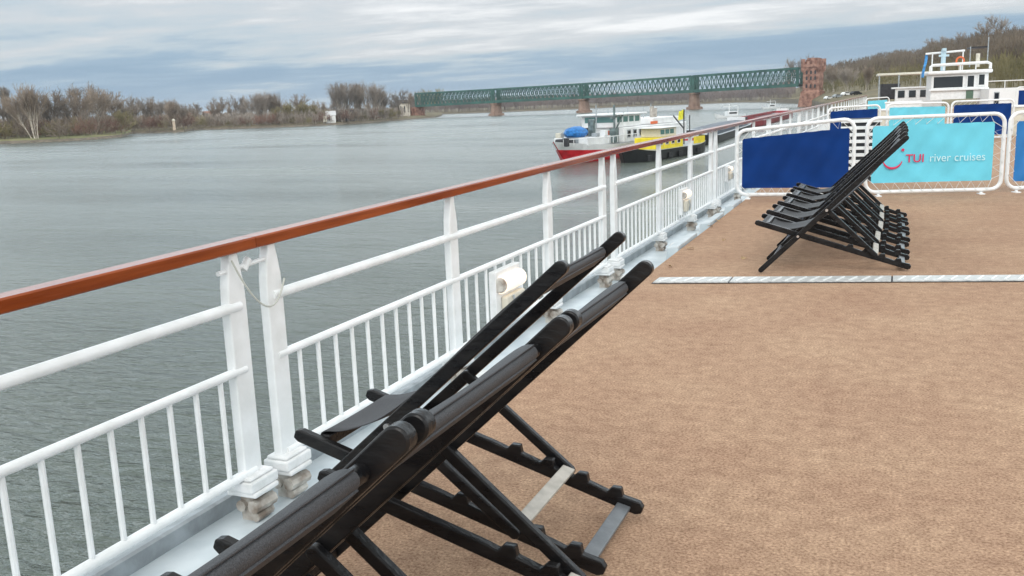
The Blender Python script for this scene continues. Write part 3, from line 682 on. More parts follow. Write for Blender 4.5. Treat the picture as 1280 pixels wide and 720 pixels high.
# ------------------------------------------------------------------ trees
def twig(mb, p, d, L_, w):
    a = Vector((random.uniform(-1, 1), random.uniform(-1, 1), random.uniform(-1, 1))); s = d.cross(a)
    if s.length < 1e-3: return
    s = s.normalized()*w/2; o = len(mb.v)
    q = p + d*L_
    mb.v += [tuple(p - s), tuple(p + s), tuple(q + s*.3), tuple(q - s*.3)]; mb.f.append((o, o + 1, o + 2, o + 3)); mb.m.append(0)
def rdir(d, ang):
    a = Vector((random.gauss(0, 1), random.gauss(0, 1), random.gauss(0, 1))).cross(d).normalized()
    return (Matrix.Rotation(ang, 3, a) @ d).normalized()
def tree_meshes(name, height, spread, kind, bark, tw, dens=1.0, tww=.10):
    T = MB(); C = MB()
    def limb(p, d, L_, r, depth):
        n = 3; pts = [p]; q = p; dd = d
        for i in range(n):
            dd = (dd + Vector((random.uniform(-.12, .12), random.uniform(-.12, .12), random.uniform(-.05, .12)))).normalized(); q = q + dd*(L_/n); pts.append(q)
        (T if depth < 2 else C).tube(pts, [r, r*.8, r*.62, r*.4], 5 if depth == 0 else 3, cap=False)
        if depth == 3:
            for k in range(int(7*dens)):
                t = random.random(); i = min(n - 1, int(t*n)); b = pts[i].lerp(pts[i + 1], t*n - i)
                twig(C, b, (rdir(dd, random.uniform(.3, .9)) + Vector((0, 0, .25))).normalized(), random.uniform(.6, 1.4)*height/18, tww)
            return
        nc = [9, 6, 5][depth]
        if kind == 'poplar' and depth == 0: nc = 16
        for k in range(nc):
            t = (.35 if depth == 0 else .25) + (.65 if depth == 0 else .75)*(k + random.random())/nc; i = min(n - 1, int(t*n)); b = pts[i].lerp(pts[i + 1], min(1, t*n - i))
            ang = {'round': (.5, .95), 'vase': (.25, .5), 'poplar': (.2, .38), 'bush': (.5, 1.2)}[kind]
            nd = (rdir(dd, random.uniform(*ang)) + Vector((0, 0, .28 if kind != 'bush' else .1))).normalized()
            if nd.z < -.1: nd.z = .1; nd.normalize()
            f = {'round': .62, 'vase': .7, 'poplar': .34 if depth == 0 else .5, 'bush': .7}[kind]*random.uniform(.75, 1.15)
            if depth == 0 and kind != 'poplar': f *= (1.15 - .45*t)*spread
            limb(b, nd, L_*f, r*.5, depth + 1)
    if kind in ('vase',):
        for k in range(5): limb(Vector((random.uniform(-1, 1), random.uniform(-1, 1), -.5)), Vector((random.uniform(-.4, .4), random.uniform(-.4, .4), 1)).normalized(), height*.62, .22, 0)
    elif kind == 'bush':
        for k in range(5): limb(Vector((random.uniform(-1.5, 1.5), random.uniform(-1.5, 1.5), -.3)), Vector((random.uniform(-.8, .8), random.uniform(-.8, .8), 1)).normalized(), height*.55, .08, 1)
    else: limb(Vector((0, 0, -.5)), Vector((random.uniform(-.08, .08), random.uniform(-.08, .08), 1)).normalized(), height*(.72 if kind != 'poplar' else .93), height*.017, 0)
    def mk(mbx, nm, m):
        me = bpy.data.meshes.new(name + '_' + nm); me.from_pydata(mbx.v, [], mbx.f); me.materials.append(m); return me
    return mk(T, 'trunk', bark) if T.v else None, mk(C, 'crown', tw)
random.seed(11)
VAR = {
 'broad1': tree_meshes('broad', 19, 1.05, 'round', BARK, TW_BR, 1.3, .13), 'broad2': tree_meshes('broad', 19, .95, 'round', BARK, TW_GR, 1.3, .13),
 'broad3': tree_meshes('broad', 18, 1.1, 'round', PBARK, TW_BR, 1.2, .13), 'vase1': tree_meshes('vase', 19, 1, 'vase', PBARK, TW_GR, .7, .12),
 'vase2': tree_meshes('vase', 18, .9, 'vase', PBARK, TW_BR, .7, .12), 'poplar1': tree_meshes('poplar', 20, 1, 'poplar', BARK, TW_GR, .9, .12),
 'willow1': tree_meshes('willow', 12, 1.2, 'round', BARK, TW_OL, 1.8, .15), 'willow2': tree_meshes('willow', 12, 1.3, 'round', BARK, TW_OL, 1.8, .15),
 'bush1': tree_meshes('bush', 6, 1, 'bush', BARK, TW_RD, 1.2, .13), 'bush2': tree_meshes('bush', 6, 1, 'bush', BARK, TW_BR, 1.2, .13), 'bush3': tree_meshes('bush', 6, 1, 'bush', BARK, TW_OL, 1.2, .13)}
def plant(var, p, s, label, group, name='bare_tree', cat='tree', sz=None):
    r = empty(name, p, random.uniform(0, 6.28), label=label, cat=cat, group=group); r.scale = (s, s, sz or s)
    t, c = VAR[var]
    if t: o = bpy.data.objects.new('trunk', t); COL.objects.link(o); o.parent = r
    o = bpy.data.objects.new('crown', c); COL.objects.link(o); o.parent = r
    return r
# left bank: (column, extra distance behind the shore, skyline row, kind); height follows from the photo's skyline
def plant_at(x, back, ytop, var, base_h, label, group='bare trees on the far left bank', **k):
    d = leftshore(x) + back; p = atd(x, d, WZ + 1.4); hgt = (hor(x) - ytop)/FPX*d + (H - p.z)
    return plant(var, p, hgt/base_h, label, group, **k)
TL = 'bare winter tree in the thicket on the far left bank'
spec = [(-40, 30, 118, 'broad1'), (-20, 40, 118, 'poplar1'), (3, 25, 114, 'poplar1'), (12, 40, 113, 'poplar1'), (28, 35, 128, 'broad3'), (22, 60, 124, 'broad2'), (40, 14, 112, 'vase2'), (52, 50, 126, 'broad2'), (62, 30, 122, 'poplar1'),
        (72, 30, 116, 'broad1'), (86, 45, 112, 'broad2'), (100, 35, 113, 'broad1'), (112, 55, 112, 'broad2'), (122, 30, 109, 'broad3'), (135, 40, 110, 'broad2'), (146, 55, 116, 'broad1'), (155, 35, 122, 'broad2'), (168, 30, 128, 'broad1'),
        (178, 24, 124, 'broad2'), (190, 30, 122, 'broad1'), (203, 28, 127, 'broad2'), (219, 18, 126, 'vase2'), (228, 18, 130, 'broad1'), (243, 20, 134, 'broad3'), (258, 60, 138, 'broad2'), (268, 25, 130, 'broad1'), (277, 30, 128, 'poplar1'), (287, 30, 131, 'broad1'),
        (300, 30, 132, 'broad2'), (308, 50, 121, 'poplar1'), (320, 30, 118, 'vase1'), (333, 30, 116, 'vase1'), (345, 35, 119, 'vase2'), (356, 40, 130, 'broad2'), (428, 15, 104, 'vase1'), (440, 16, 104, 'vase1'), (452, 14, 104, 'vase2'), (465, 16, 105, 'vase1'), (474, 30, 112, 'vase1'),
        (490, 40, 120, 'broad2'), (497, 14, 112, 'broad2'), (510, 30, 113, 'broad3'), (405, 60, 127, 'broad1'), (415, 80, 124, 'broad2'), (478, 60, 124, 'broad1'), (532, 180, 112, 'willow1'), (545, 200, 111, 'willow2'), (520, 160, 114, 'broad1'), (371, 70, 131, 'broad1'), (385, 70, 129, 'broad2')]
def hgt_of(v):
    z = sorted(q.co.z for q in VAR[v][1].vertices); return z[int(len(z)*.985)]*1.08
bh = {v: hgt_of(v) for v in VAR}
LAB = {('vase2', 40): 'pale multi stemmed tree on the grassy point at the far left', ('vase1', 440): 'tall fan shaped tree in the clump left of the green bridge'}
random.seed(5)
for x, b, y, v in spec:
    kind = {'vase': 'fan shaped pale stemmed bare tree among its like on the left bank', 'popl': 'narrow upright bare tree standing in the left bank thicket', 'broa': TL, 'will': 'olive tinted bushy tree behind the left end of the bridge'}[v[:4]]
    plant_at(x, b, y, v, bh[v], LAB.get((v, x), kind), group={'vase': 'fan shaped trees on the left bank', 'popl': 'upright trees on the left bank', 'broa': 'bare trees on the far left bank', 'will': 'olive trees behind the bridge end'}[v[:4]])
# background fill behind the first trees
for i in range(46):
    x = -60 + i*13 + random.uniform(-4, 4); y = hor(x) - random.uniform(14, 24) + (6 if x > 380 else 0)
    v_ = random.choice(['broad1', 'broad2', 'broad3']); plant_at(x, random.uniform(90, 200), y, v_, bh[v_], 'low distant bare tree in the back rank of the left bank', group='back rank trees on the left bank')
# willows / bushes along the shore
for x, b, y, v in [(150, 12, 138, 'willow1'), (158, 14, 136, 'willow2'), (165, 12, 141, 'willow1'), (345, 18, 133, 'willow2'), (365, 16, 128, 'willow1'), (380, 16, 127, 'willow2'), (392, 18, 130, 'willow1'), (395, 30, 133, 'willow2'), (410, 20, 136, 'willow2'), (475, 10, 136, 'willow1'), (490, 10, 137, 'willow2'), (498, 12, 137, 'willow1')]:
    plant_at(x, b, y, v, bh[v], 'olive willow with a dense round crown along the left shore', group='willows on the left shore', name='willow')
for i in range(60):
    x = -30 + i*9.2 + random.uniform(-3, 3)
    if x > 500: break
    v = random.choice(['bush1', 'bush2', 'bush3', 'bush2'])
    yt = hor(x) - random.uniform(-2, 6) if x < 240 else hor(x) - random.uniform(-5, 3)
    back = (20 if x < 145 else 5) + random.uniform(0, 12)
    plant_at(x, back, yt, v, bh[v], {'bush1': 'reddish bare shrub low on the left shore', 'bush2': 'brown bare shrub low on the left shore', 'bush3': 'olive bare shrub low on the left shore'}[v], group={'bush1': 'reddish shrubs on the left shore', 'bush2': 'brown shrubs on the left shore', 'bush3': 'olive shrubs on the left shore'}[v], name='shrub', cat='shrub')
def wood(name, N, sampler, m, label, h=(9, 14), tw=26, w=.5):
    mb = MB()
    for i in range(N):
        p = sampler(i); hh = random.uniform(*h); rr = hh*.42
        for k in range(tw):
            th = random.uniform(0, 6.28); rz = random.random()**.7; rad = rr*sin(pi*(.15 + .8*rz))*random.uniform(.2, 1)
            b = p + Vector((cos(th)*rad, sin(th)*rad, hh*(.22 + .62*rz)))
            twig(mb, b, Vector((cos(th)*.5*random.random(), sin(th)*.5*random.random(), 1)).normalized(), hh*random.uniform(.12, .24), w)
        twig(mb, p - Vector((0, 0, .5)), Vector((random.uniform(-.1, .1), 0, 1)).normalized(), hh*.7, .5)
    o = mb.build(name, m, fixn=False); tag(o, label, 'woodland', kind='stuff'); return o
random.seed(33)
def samp_left(x0, x1, lo, hi):
    def f(i): x = random.uniform(x0, x1); return atd(x, leftshore(x) + random.uniform(lo, hi), WZ + 1.3)
    return f
wood('undergrowth', 900, samp_left(-60, 250, 34, 110), TW_BR, 'brown undergrowth under the trees of the far left bank', (6, 10), 30, .35)
wood('undergrowth', 1300, samp_left(236, 503, 8, 120), TW_GR, 'grey brown undergrowth along the left bank before the bridge', (5, 9), 30, .35)
# small tree on the grass
plant_at(75, 6, 150, 'bush2', bh['bush2'], 'small dark shrub alone at the water edge of the grassy point', group=None, name='shrub', cat='shrub')

random.seed(21)
def samp_far(i):
    x = random.uniform(505, 990); d = farshore(x) + random.uniform(12, 160); return atd(x, d, ground_right(x, d) - .3)
wood('far_wood', 1500, samp_far, mat('far_purple_brown_twigs', (.19, .155, .15), .95, vscale=.02, col2=(.26, .21, .19)), 'low brown wood along the far shore under the bridge', (12, 17), 34, .7)
def samp_hill(lo, hi, x0=985, x1=1330):
    def f(i):
        x = random.uniform(x0, x1); s = farshore(x); rd = lerp_tab(RIDGE, x)[0]; d = s + (rd - s)*random.uniform(lo, hi); return atd(x, d, ground_right(x, d) - .3)
    return f
wood('hill_wood', 1500, samp_hill(.5, 1.03, 1000), mat('hill_brown_twigs', (.115, .088, .064), .95, vscale=.015, col2=(.19, .148, .105)), 'brown bare wood covering the hill on the right', (6, 11), 34, .30)
wood('lower_hill_wood', 500, samp_hill(.30, .72, 1020), mat('hill_olive_twigs', (.125, .112, .05), .95, vscale=.02, col2=(.22, .185, .09)), 'olive brown scrub on the lower hill slope at the right', (5, 9), 30, .3)
for (x, df, yt, v, l) in ((1246, 1.0, 31, 'broad2', 'big round bare tree on the hilltop above the wheelhouse'), (1228, 1.0, 38, 'broad1', 'bare tree just left of the big hilltop tree'), (1262, 1.0, 42, 'broad1', 'bare tree just right of the big hilltop tree'), (1276, 1.0, 44, 'broad3', 'hilltop tree at the right edge'),
                         (1196, 1., 49, 'broad1', 'flat topped hilltop tree above the flag'), (1180, 1., 53, 'broad2', 'hilltop tree left of the flat topped one'), (1161, 1.0, 55, 'broad1', 'small tree at the left end of the hilltop row'), (1008, .55, 73, 'broad2', 'bare tree behind the sandstone tower'), (994, .5, 76, 'broad2', 'bare tree left of the sandstone tower'), (1042, .35, 84, 'vase2', 'pale stemmed tree right of the tower'), (1060, .3, 86, 'vase1', 'pale stemmed tree on the quay, second from the tower'), (1082, .3, 85, 'vase2', 'pale stemmed tree left of the canopy')):
    s = farshore(x); rd = lerp_tab(RIDGE, x)[0]; d = s + (rd - s)*df; g = ground_right(x, d) - .4
    hgt = (hor(x) - yt)/FPX*d + (H - g); plant(v, atd(x, d, g), hgt/bh[v], l, 'trees on the right bank')

# ------------------------------------------------------------------ bridge
BP = [(523, 770), (620, 738), (730, 705), (868, 668), (1001, 620)]       # column, distance of the supports
bz_bot = [(hor(x) - y)/FPX*d + H for (x, d), y in zip(BP, (132.5, 127.2, 121.8, 114.3, 107))]
bz_top = [(hor(x) - y)/FPX*d + H for (x, d), y in zip(BP, (118, 112.6, 106, 97, 88))]
br = empty('lattice_bridge', atd(BP[0][0], BP[0][1], WZ), label='long green lattice girder bridge crossing the river on stone piers', cat='bridge')
o0 = br.location.copy()
ends = [atd(x, d, 0) for x, d in BP]
ax = (ends[-1] - ends[0]); ax.z = 0; ax.normalize(); nrm = Vector((-ax.y, ax.x, 0))
for i in range(4):
    a, b = ends[i], ends[i + 1]; z0, z1, t0, t1 = bz_bot[i], bz_bot[i + 1], bz_top[i], bz_top[i + 1]
    def P(u, v, off): q = a.lerp(b, u) + nrm*off; q.z = (z0 + (z1 - z0)*u)*(1 - v) + (t0 + (t1 - t0)*u)*v; return q - o0
    n = 21
    for off in (-4, 4):
        mb = MB()
        mb.beam(P(0.006, 0, off), P(.994, 0, off), 1.0, 1.9); mb.beam(P(.006, 1, off), P(.994, 1, off), 1.0, 1.3)
        for u in (.012, .988): mb.beam(P(u, 0, off), P(u, 1, off), .9, 1.6, up=ax)
        for k in range(n):
            u0, u1 = .012 + .976*k/n, .012 + .976*(k + 1)/n
            mb.beam(P(u0, 0, off), P(u1, 1, off), .35, .50, up=nrm); mb.beam(P(u0, 1, off + .4), P(u1, 0, off + .4), .35, .50, up=nrm)
            mb.beam(P(u0, 0, off), P(u0, 1, off), .3, .35, up=ax)
        mb.build('truss', GREENT, br)
    mb = MB(); mb.beam(P(0, -.02, 0), P(1, -.02, 0), 7, .8)
    for k in range(n):
        u = .02 + .96*k/n; mb.beam(P(u, 1, -4), P(u, 1, 4), .4, .4)
    mb.build('deck_beam', mat('dark_bridge_deck', (.05, .05, .045), .8) if i == 0 else bpy.data.materials['dark_bridge_deck'], br)
for i in (1, 2, 3):
    c = ends[i] - o0; zb = bz_bot[i] - 1.2 - o0.z; mb = MB(); secs = []
    for z, w, l in ((-.8, 5.5, 11), (1.6, 5, 10.5), (1.8, 3.6, 8.5), (zb - 1.2, 2.8, 7), (zb - 1, 3.6, 8), (zb, 3.6, 8)):
        pts = []
        for k in range(12):
            t = 2*pi*k/12; pts.append((c.x, c.y, 0)); q = ax*(cos(t)*w) + nrm*(sin(t)*l)*.8; pts[-1] = (c.x + q.x, c.y + q.y, z)
        secs.append(pts)
    mb.loft(secs); mb.build('pier', [STONE2], br)
    mb = MB()
    for off in (-4.5, 4.5):
        q = c + nrm*off; mb.box(q.x - 1.2, q.x + 1.2, q.y - 1.2, q.y + 1.2, zb, zb + 1.2)
    mb.build('bearing', GREENT, br)
c = ends[0] - o0; MM = Matrix.Rotation(atan2(ax.y, ax.x), 4, 'Z')
mb = MB(); mb.box(-14, 1.5, -6, 6, -1, bz_bot[0] - 1 - o0.z, mtx=MM); mb.box(-13, 2.2, -6.5, 6.5, -1, 2.2, mtx=MM); mb.build('abutment', STONE, br)
mb = MB(); mb.box(-70, -14, -4, 4, bz_bot[0] - 2.2 - o0.z, bz_bot[0] - .9 - o0.z, mtx=MM)
for k in range(4): mb.box(-30 - k*14, -28 - k*14, -3, 3, 0, bz_bot[0] - 2.2 - o0.z, mtx=MM)
mb.build('approach_viaduct', STONE2, br)
# gate tower at the right end
tp = atd(1016, 612, WZ); hT = (hor(1015) - 76)/FPX*612 + H - WZ
r = empty('bridge_tower', tp, atan2(ax.y, ax.x), label='red sandstone gate tower at the right end of the bridge', cat='tower')
wT = 9.8
mb = MB()
mb.loft([[(-wT/2 - a, -wT/2 - a, z), (wT/2 + a, -wT/2 - a, z), (wT/2 + a, wT/2 + a, z), (-wT/2 - a, wT/2 + a, z)] for z, a in ((-2, 2.5), (9, .8), (9.5, 0), (hT*.80, 0), (hT*.805, .6), (hT*.86, .6))])
mb.build('wall', STONE, r)
mb = MB()
for s in range(4):
    R4 = Matrix.Rotation(s*pi/2, 4, 'Z')
    for k in range(4): mb.box(-wT/2 - .6 + k*3.1, -wT/2 + 1.0 + k*3.1, -wT/2 - .6, -wT/2 + .5, hT*.86, hT*.92, mtx=R4)
mb.build('battlement', STONE, r)
mb = MB(); 
for sx_, sy_ in ((-1, -1), (1, -1), (1, 1), (-1, 1)):
    mb.tube([(sx_*wT/2, sy_*wT/2, hT*.70), (sx_*wT/2, sy_*wT/2, hT*.75), (sx_*wT/2, sy_*wT/2, hT*.97)], [.6, 1.3, 1.3], 10); 
mb.build('corner_turret', STONE, r)
mb = MB(); mb.box(-3, 3, -3, 3, hT*.86, hT*.99); mb.build('top_storey', STONE, r)
for z in (hT*.42, hT*.58, hT*.70):
    for x in (-2.6, 0, 2.6):
        mb = MB(); mb.plate([(x - .55, z - 1.2), (x + .55, z - 1.2), (x + .55, z + .6), (x, z + 1.2), (x - .55, z + .6)], -wT/2 - .12, -wT/2 - .01); mb.build('window', DARK, r)
    for x in (-2.6, 2.6):
        mb = MB(); mb.plate([(x - .55, z - 1.2), (x + .55, z - 1.2), (x + .55, z + .6), (x, z + 1.2), (x - .55, z + .6)], -wT/2 - .12, -wT/2 - .01, axis='x'); mb.build('window', DARK, r)
mb = MB(); mb.plate([(-2.6, 9.6), (2.6, 9.6), (2.6, 14), (1.6, 15.4), (0, 16), (-1.6, 15.4), (-2.6, 14)], -wT/2 - .13, -wT/2 - .01, axis='x'); mb.build('gateway', DARK, r)

# ------------------------------------------------------------------ small things on the left bank
p = atd(216.5, leftshore(216) + 4, WZ); s = p.length/FPX
r = empty('beacon', p, label='slim pale navigation beacon at the water edge of the wooded point', cat='beacon')
mb = MB(); mb.tube([(0, 0, 0), (0, 0, 6.2)], [.9, .7], 10); mb.build('column', mat('beacon_paint', (.62, .50, .38), .7, var=.1), r)
mb = MB(); mb.tube([(0, 0, 6.2), (0, 0, 6.4), (0, 0, 7.2)], [1.0, 1.0, .2], 10); mb.build('cap', CREAM, r)
mb = MB(); mb.tube([(0, 0, -.6), (0, 0, .5)], [1.8, 1.4], 10); mb.build('base', STONE2, r)
def house(x, back, w, d, h, rh, m, rm, label, name='house'):
    p = atd(x, leftshore(x) + back, WZ + 1.2); r = empty(name, p, YAW + radians(12), label=label, cat='house' if name == 'house' else 'shed')
    mb = MB(); mb.box(-w/2, w/2, -d/2, d/2, -1, h); mb.build('wall', m, r)
    mb = MB(); mb.plate([(-d/2 - .4, h - .1), (d/2 + .4, h - .1), (0, h + rh)], -w/2 - .4, w/2 + .4, axis='x'); mb.build('roof', rm, r)
    for k in range(max(1, int(w/3))):
        mb = MB(); xx = -w/2 + 1.6 + k*3; mb.box(xx - .5, xx + .5, -d/2 - .08, -d/2 - .01, h*.35, h*.8); mb.build('window', GLASS, r)
    return r
DROOF = mat('dark_roof', (.045, .05, .055), .7, var=.2)
house(413, 10, 5.5, 6, 4.5, 2.6, mat('white_render', (.82, .82, .80), .8), mat('pale_roof', (.6, .6, .6), .7), 'small white house on the left shore before the tall trees')
house(426, 22, 16, 8, 5.2, 2.0, mat('dark_boards', (.07, .065, .06), .8), DROOF, 'long dark roofed boathouse right of the white house', 'boathouse')
house(505, 90, 9, 7, 11, 3, mat('cream_render', (.58, .53, .45), .8), DROOF, 'pale house half hidden by trees left of the bridge end')
house(262, 160, 9, 7, 7, 3.5, bpy.data.materials['cream_render'], STONE, 'small pale house far behind the bank trees')
r = empty('notice_board', atd(405.5, leftshore(405) + 5, WZ + .8), YAW, label='pale narrow notice board left of the white house', cat='sign')
mb = MB(); mb.box(-1.1, 1.1, -.1, .1, 1.2, 4.6); mb.build('board', CREAM, r)
for x in (-.8, .8): mb = MB(); mb.tube([(x, .2, -1), (x, .2, 4.4)], .12, 6); mb.build('post', GREYM, r)

# ------------------------------------------------------------------ boats
def hull(L_, B, z_sheer, z_keel, bow=.25, name='hull', mats=None, parent=None, stripe=None, rake=3.0, sternw=.8):
    """bow at x=0 pointing to -x, stern at x=L_; origin on the water line"""
    secs = []; N = 14
    levels = [(z_keel, .55), (z_keel*.3, .9), (.3, .97), (z_sheer*.55, 1.0), (z_sheer, 1.03)]
    for i in range(N + 1):
        t = i/N; w = B/2*min(1, (t/bow)**.6 if t > 0 else .02)
        if t > .86: w *= 1 - (1 - sternw)*((t - .86)/.14)**2
        zs = z_sheer + (.9*(max(0, 1 - t/bow))**1.6) + .35*max(0, (t - .85)/.15)
        row = []
        for lv, (z, f) in enumerate(levels):
            zz = z if lv < 4 else zs; zz = z_sheer*.68 + (zs - z_sheer)*.5 if lv == 3 else zz
            xx = t*L_ + rake*(1 - (zz - z_keel)/(zs - z_keel))*max(0, 1 - t/bow)
            ff = f if t > .0 else f
            row.append((xx, w*ff, zz))
        secs.append(row + [(x, -y, z) for x, y, z in reversed(row)])
    mb = MB(); n = 10; vs = [p for c in secs for p in c]; fs = []; mm = []
    for i in range(N):
        for k in range(n):
            fs.append((i*n + k, i*n + (k + 1) % n, (i + 1)*n + (k + 1) % n, (i + 1)*n + k))
            mm.append(0 if k in (3, 5) else (2 if k == 4 else 1))
    fs.append(tuple(range(n))); mm.append(1); fs.append(tuple(N*n + k for k in range(n))); mm.append(1)
    mb.add(vs, fs); mb.m = mm
    return mb.build(name, mats, parent, smooth=False)
def bx(name, m, par, *a, bev=0): mb = MB(); mb.box(*a); return mb.build(name, m, par, bevel=bev)
# red and white motor vessel, bow to the left
b0 = atd(690, 122, WZ); b1 = atd(872, 172, WZ); hd = atan2(b1.y - b0.y, b1.x - b0.x); LA = (b1 - b0).length
va = empty('motor_vessel', b0, hd, label='white river vessel with a red lower hull and a flat canopy, bow to the left', cat='boat')
hull(LA, 8, 2.1, -1, .2, mats=[HULLW, RED, GREYM], parent=va, rake=4.5)
mb = MB()
for t in range(13): mb.tube([(1.2 + t*1.5, -min(3.9, .9 + t*.75), 2.3), (1.2 + t*1.5, -min(3.9, .9 + t*.75), 3.2)], .05, 5)
mb.tube([(1.2 + t*1.5, -min(3.9, .9 + t*.75), 3.2) for t in range(13)], .05, 5); mb.build('bow_rail', W, va)
bx('windlass', DARK, va, 2.6, 4.2, -1.2, 1.2, 2.2, 3.2, bev=.2)
bx('mooring_bollard', DARK, va, 1.0, 1.6, -1.6, -1.0, 2.3, 3.4, bev=.1)
mb = MB(); secs = []
for x, r_ in ((4.6, .5), (5.2, 1.0), (7.0, 1.2), (8.2, .9), (8.9, .4)): secs.append([(x, r_*1.2*cos(t*pi/5), 3.9 + r_*.75*sin(t*pi/5)) for t in range(10)])
mb.loft(secs); mb.build('tarpaulin', BLUET, va, smooth=True)
bx('tarpaulin_cradle', GREYM, va, 4.8, 8.6, -1.2, 1.2, 2.3, 3.3)
bx('fore_cabin', HULLW, va, 5, 15, -2.6, 2.6, 2.1, 3.25, bev=.1)
for k, (x, y, h_) in enumerate(((5.6, 2.0, .7), (8.2, -2.2, .5), (10.6, -2.3, .8), (11.8, .6, 1.1), (13.0, -1.6, .6))): bx('deck_locker', (CREAM, GREYM, HULLW, DARK, ORANGE)[k], va, x - .5, x + .5, y - .4, y + .4, 3.25, 3.25 + h_, bev=.05)
bx('deck_gear', mat('grey_green_gear', (.13, .17, .17), .6, var=.4, vscale=2), va, 9.2, 10.0, -1.4, -.5, 3.2, 5.6, bev=.15)
mb = MB(); mb.tube([(12.8, -2.9, 2.2), (12.8, -2.9, 7.4)], .16, 8); mb.beam((11.6, -2.9, 5.6), (14.6, -2.9, 5.9), .2, .25); mb.beam((12.8, -2.9, 3.6), (16, -2.9, 6.2), .15, .2); mb.box(12.2, 13.4, -3.3, -2.4, 2.2, 4.2); mb.build('deck_crane', bpy.data.materials['grey_green_gear'], va)
bx('cabin', HULLW, va, 15, 40, -3.4, 3.4, 2.1, 4.2, bev=.12)
for k in range(7):
    x = 16.6 + k*2.1; w = bx('window', GREYM, va, x - .6, x + .6, -3.47, -3.41, 2.75, 3.85); bx('pane', GLASS, w, x - .45, x + .45, -3.5, -3.472, 2.9, 3.7)
bx('upper_cabin', HULLW, va, 14, 22.5, -2.6, 2.6, 4.25, 5.9, bev=.05)
for k in range(4): bx('upper_window', TEAL, va, 14.3 + k*2.1, 15.9 + k*2.1, -2.64, -2.60, 4.95, 5.75)
bx('front_window', TEAL, va, 13.96, 14.0, -2.3, 2.3, 4.95, 5.75)
for x in (14, 16.1, 18.2, 20.3, 22.4):
    for y in (-2.66, 2.66): bx('window_post', HULLW, va, x - .12, x + .12, y - .06, y + .06, 4.25, 5.9)
bx('canopy', HULLW, va, 13, 24, -3.2, 3.2, 5.95, 6.2, bev=.08)
bx('after_cabin', HULLW, va, 27, 38, -2.8, 2.8, 4.25, 5.2, bev=.1)
bx('hatch', ORANGE, va, 26, 28.5, -3.0, -2.85, 4.3, 4.7)
mb = MB()
for x, h_ in ((13, 7.5), (17, 6.9), (24, 7.1), (30, 6.9), (33, 7.3)): mb.tube([(x, 0, 4.3), (x, 0, h_)], .09, 6)
mb.build('aerial', GREYM, va)
mb = MB(); mb.tube([(31, -1, 5.2), (31, -1, 6.9)], .35, 8); mb.tube([(32.4, -1, 5.2), (32.4, -1, 6.6)], .3, 8); mb.build('exhaust', RUST, va)
# yellow work boat in front
y0_, y1_ = atd(775, 120, WZ), atd(866, 142, WZ); hd2 = atan2(y1_.y - y0_.y, y1_.x - y0_.x); LB = (y1_ - y0_).length
vb = empty('work_boat', y0_, hd2, label='yellow work boat with a black hull lying in front of the white vessel', cat='boat')
hull(LB, 5, 1.35, -.8, .22, mats=[BLK, BLK, GREYM], parent=vb, rake=1.5)
bx('deckhouse', YEL, vb, LB*.33, LB*.66, -1.9, 1.9, 1.3, 2.9, bev=.1)
for k in range(4):
    x = LB*.34 + k*2.0; w = bx('window', CREAM, vb, x - .55, x + .55, -1.98, -1.91, 1.9, 2.7); bx('pane', GLASS, w, x - .4, x + .4, -2.0, -1.982, 2.0, 2.6)
bx('wheelhouse', CREAM, vb, LB*.38, LB*.60, -1.5, 1.5, 2.9, 4.1, bev=.1)
for k in range(3): bx('wheelhouse_window', TEAL, vb, LB*.375 + k*1.6, LB*.375 + k*1.6 + 1.2, -1.56, -1.51, 3.3, 3.9)
bx('wheelhouse_roof', HULLW, vb, LB*.34, LB*.63, -1.8, 1.8, 4.1, 4.22, bev=.05)
bx('rail_board', YEL, vb, LB*.80, LB*.97, -2.2, -2.1, 1.5, 2.5)
mb = MB(); mb.tube([(LB*.86, 0, 1.3), (LB*.86, 0, 6.4)], .10, 6); mb.beam((LB*.86, 0, 3.6), (LB*.70, 0, 5.6), .1, .18); mb.tube([(LB*.95, 0, 1.3), (LB*.95, 0, 5.5)], .08, 6); mb.build('mast', DARK, vb)
fl = MB(); vs = []
for i in range(8):
    for j in range(5): vs.append((LB*.86 - i*.26, .12*sin(i*.9 + j*.4), 6.35 - j*.32 - .03*i))
fl.add(vs, [(i*5 + j, i*5 + j + 1, i*5 + j + 6, i*5 + j + 5) for i in range(7) for j in range(4)]); fl.build('flag', CLOTHY, vb, fixn=False)
mb = MB()
for k in range(6): mb.tube([(LB*.12 + k*LB*.14, -2.62, .9), (LB*.12 + k*LB*.14, -2.62, .2)], .32, 8)
mb.build('tyre_fender', BLK, vb)
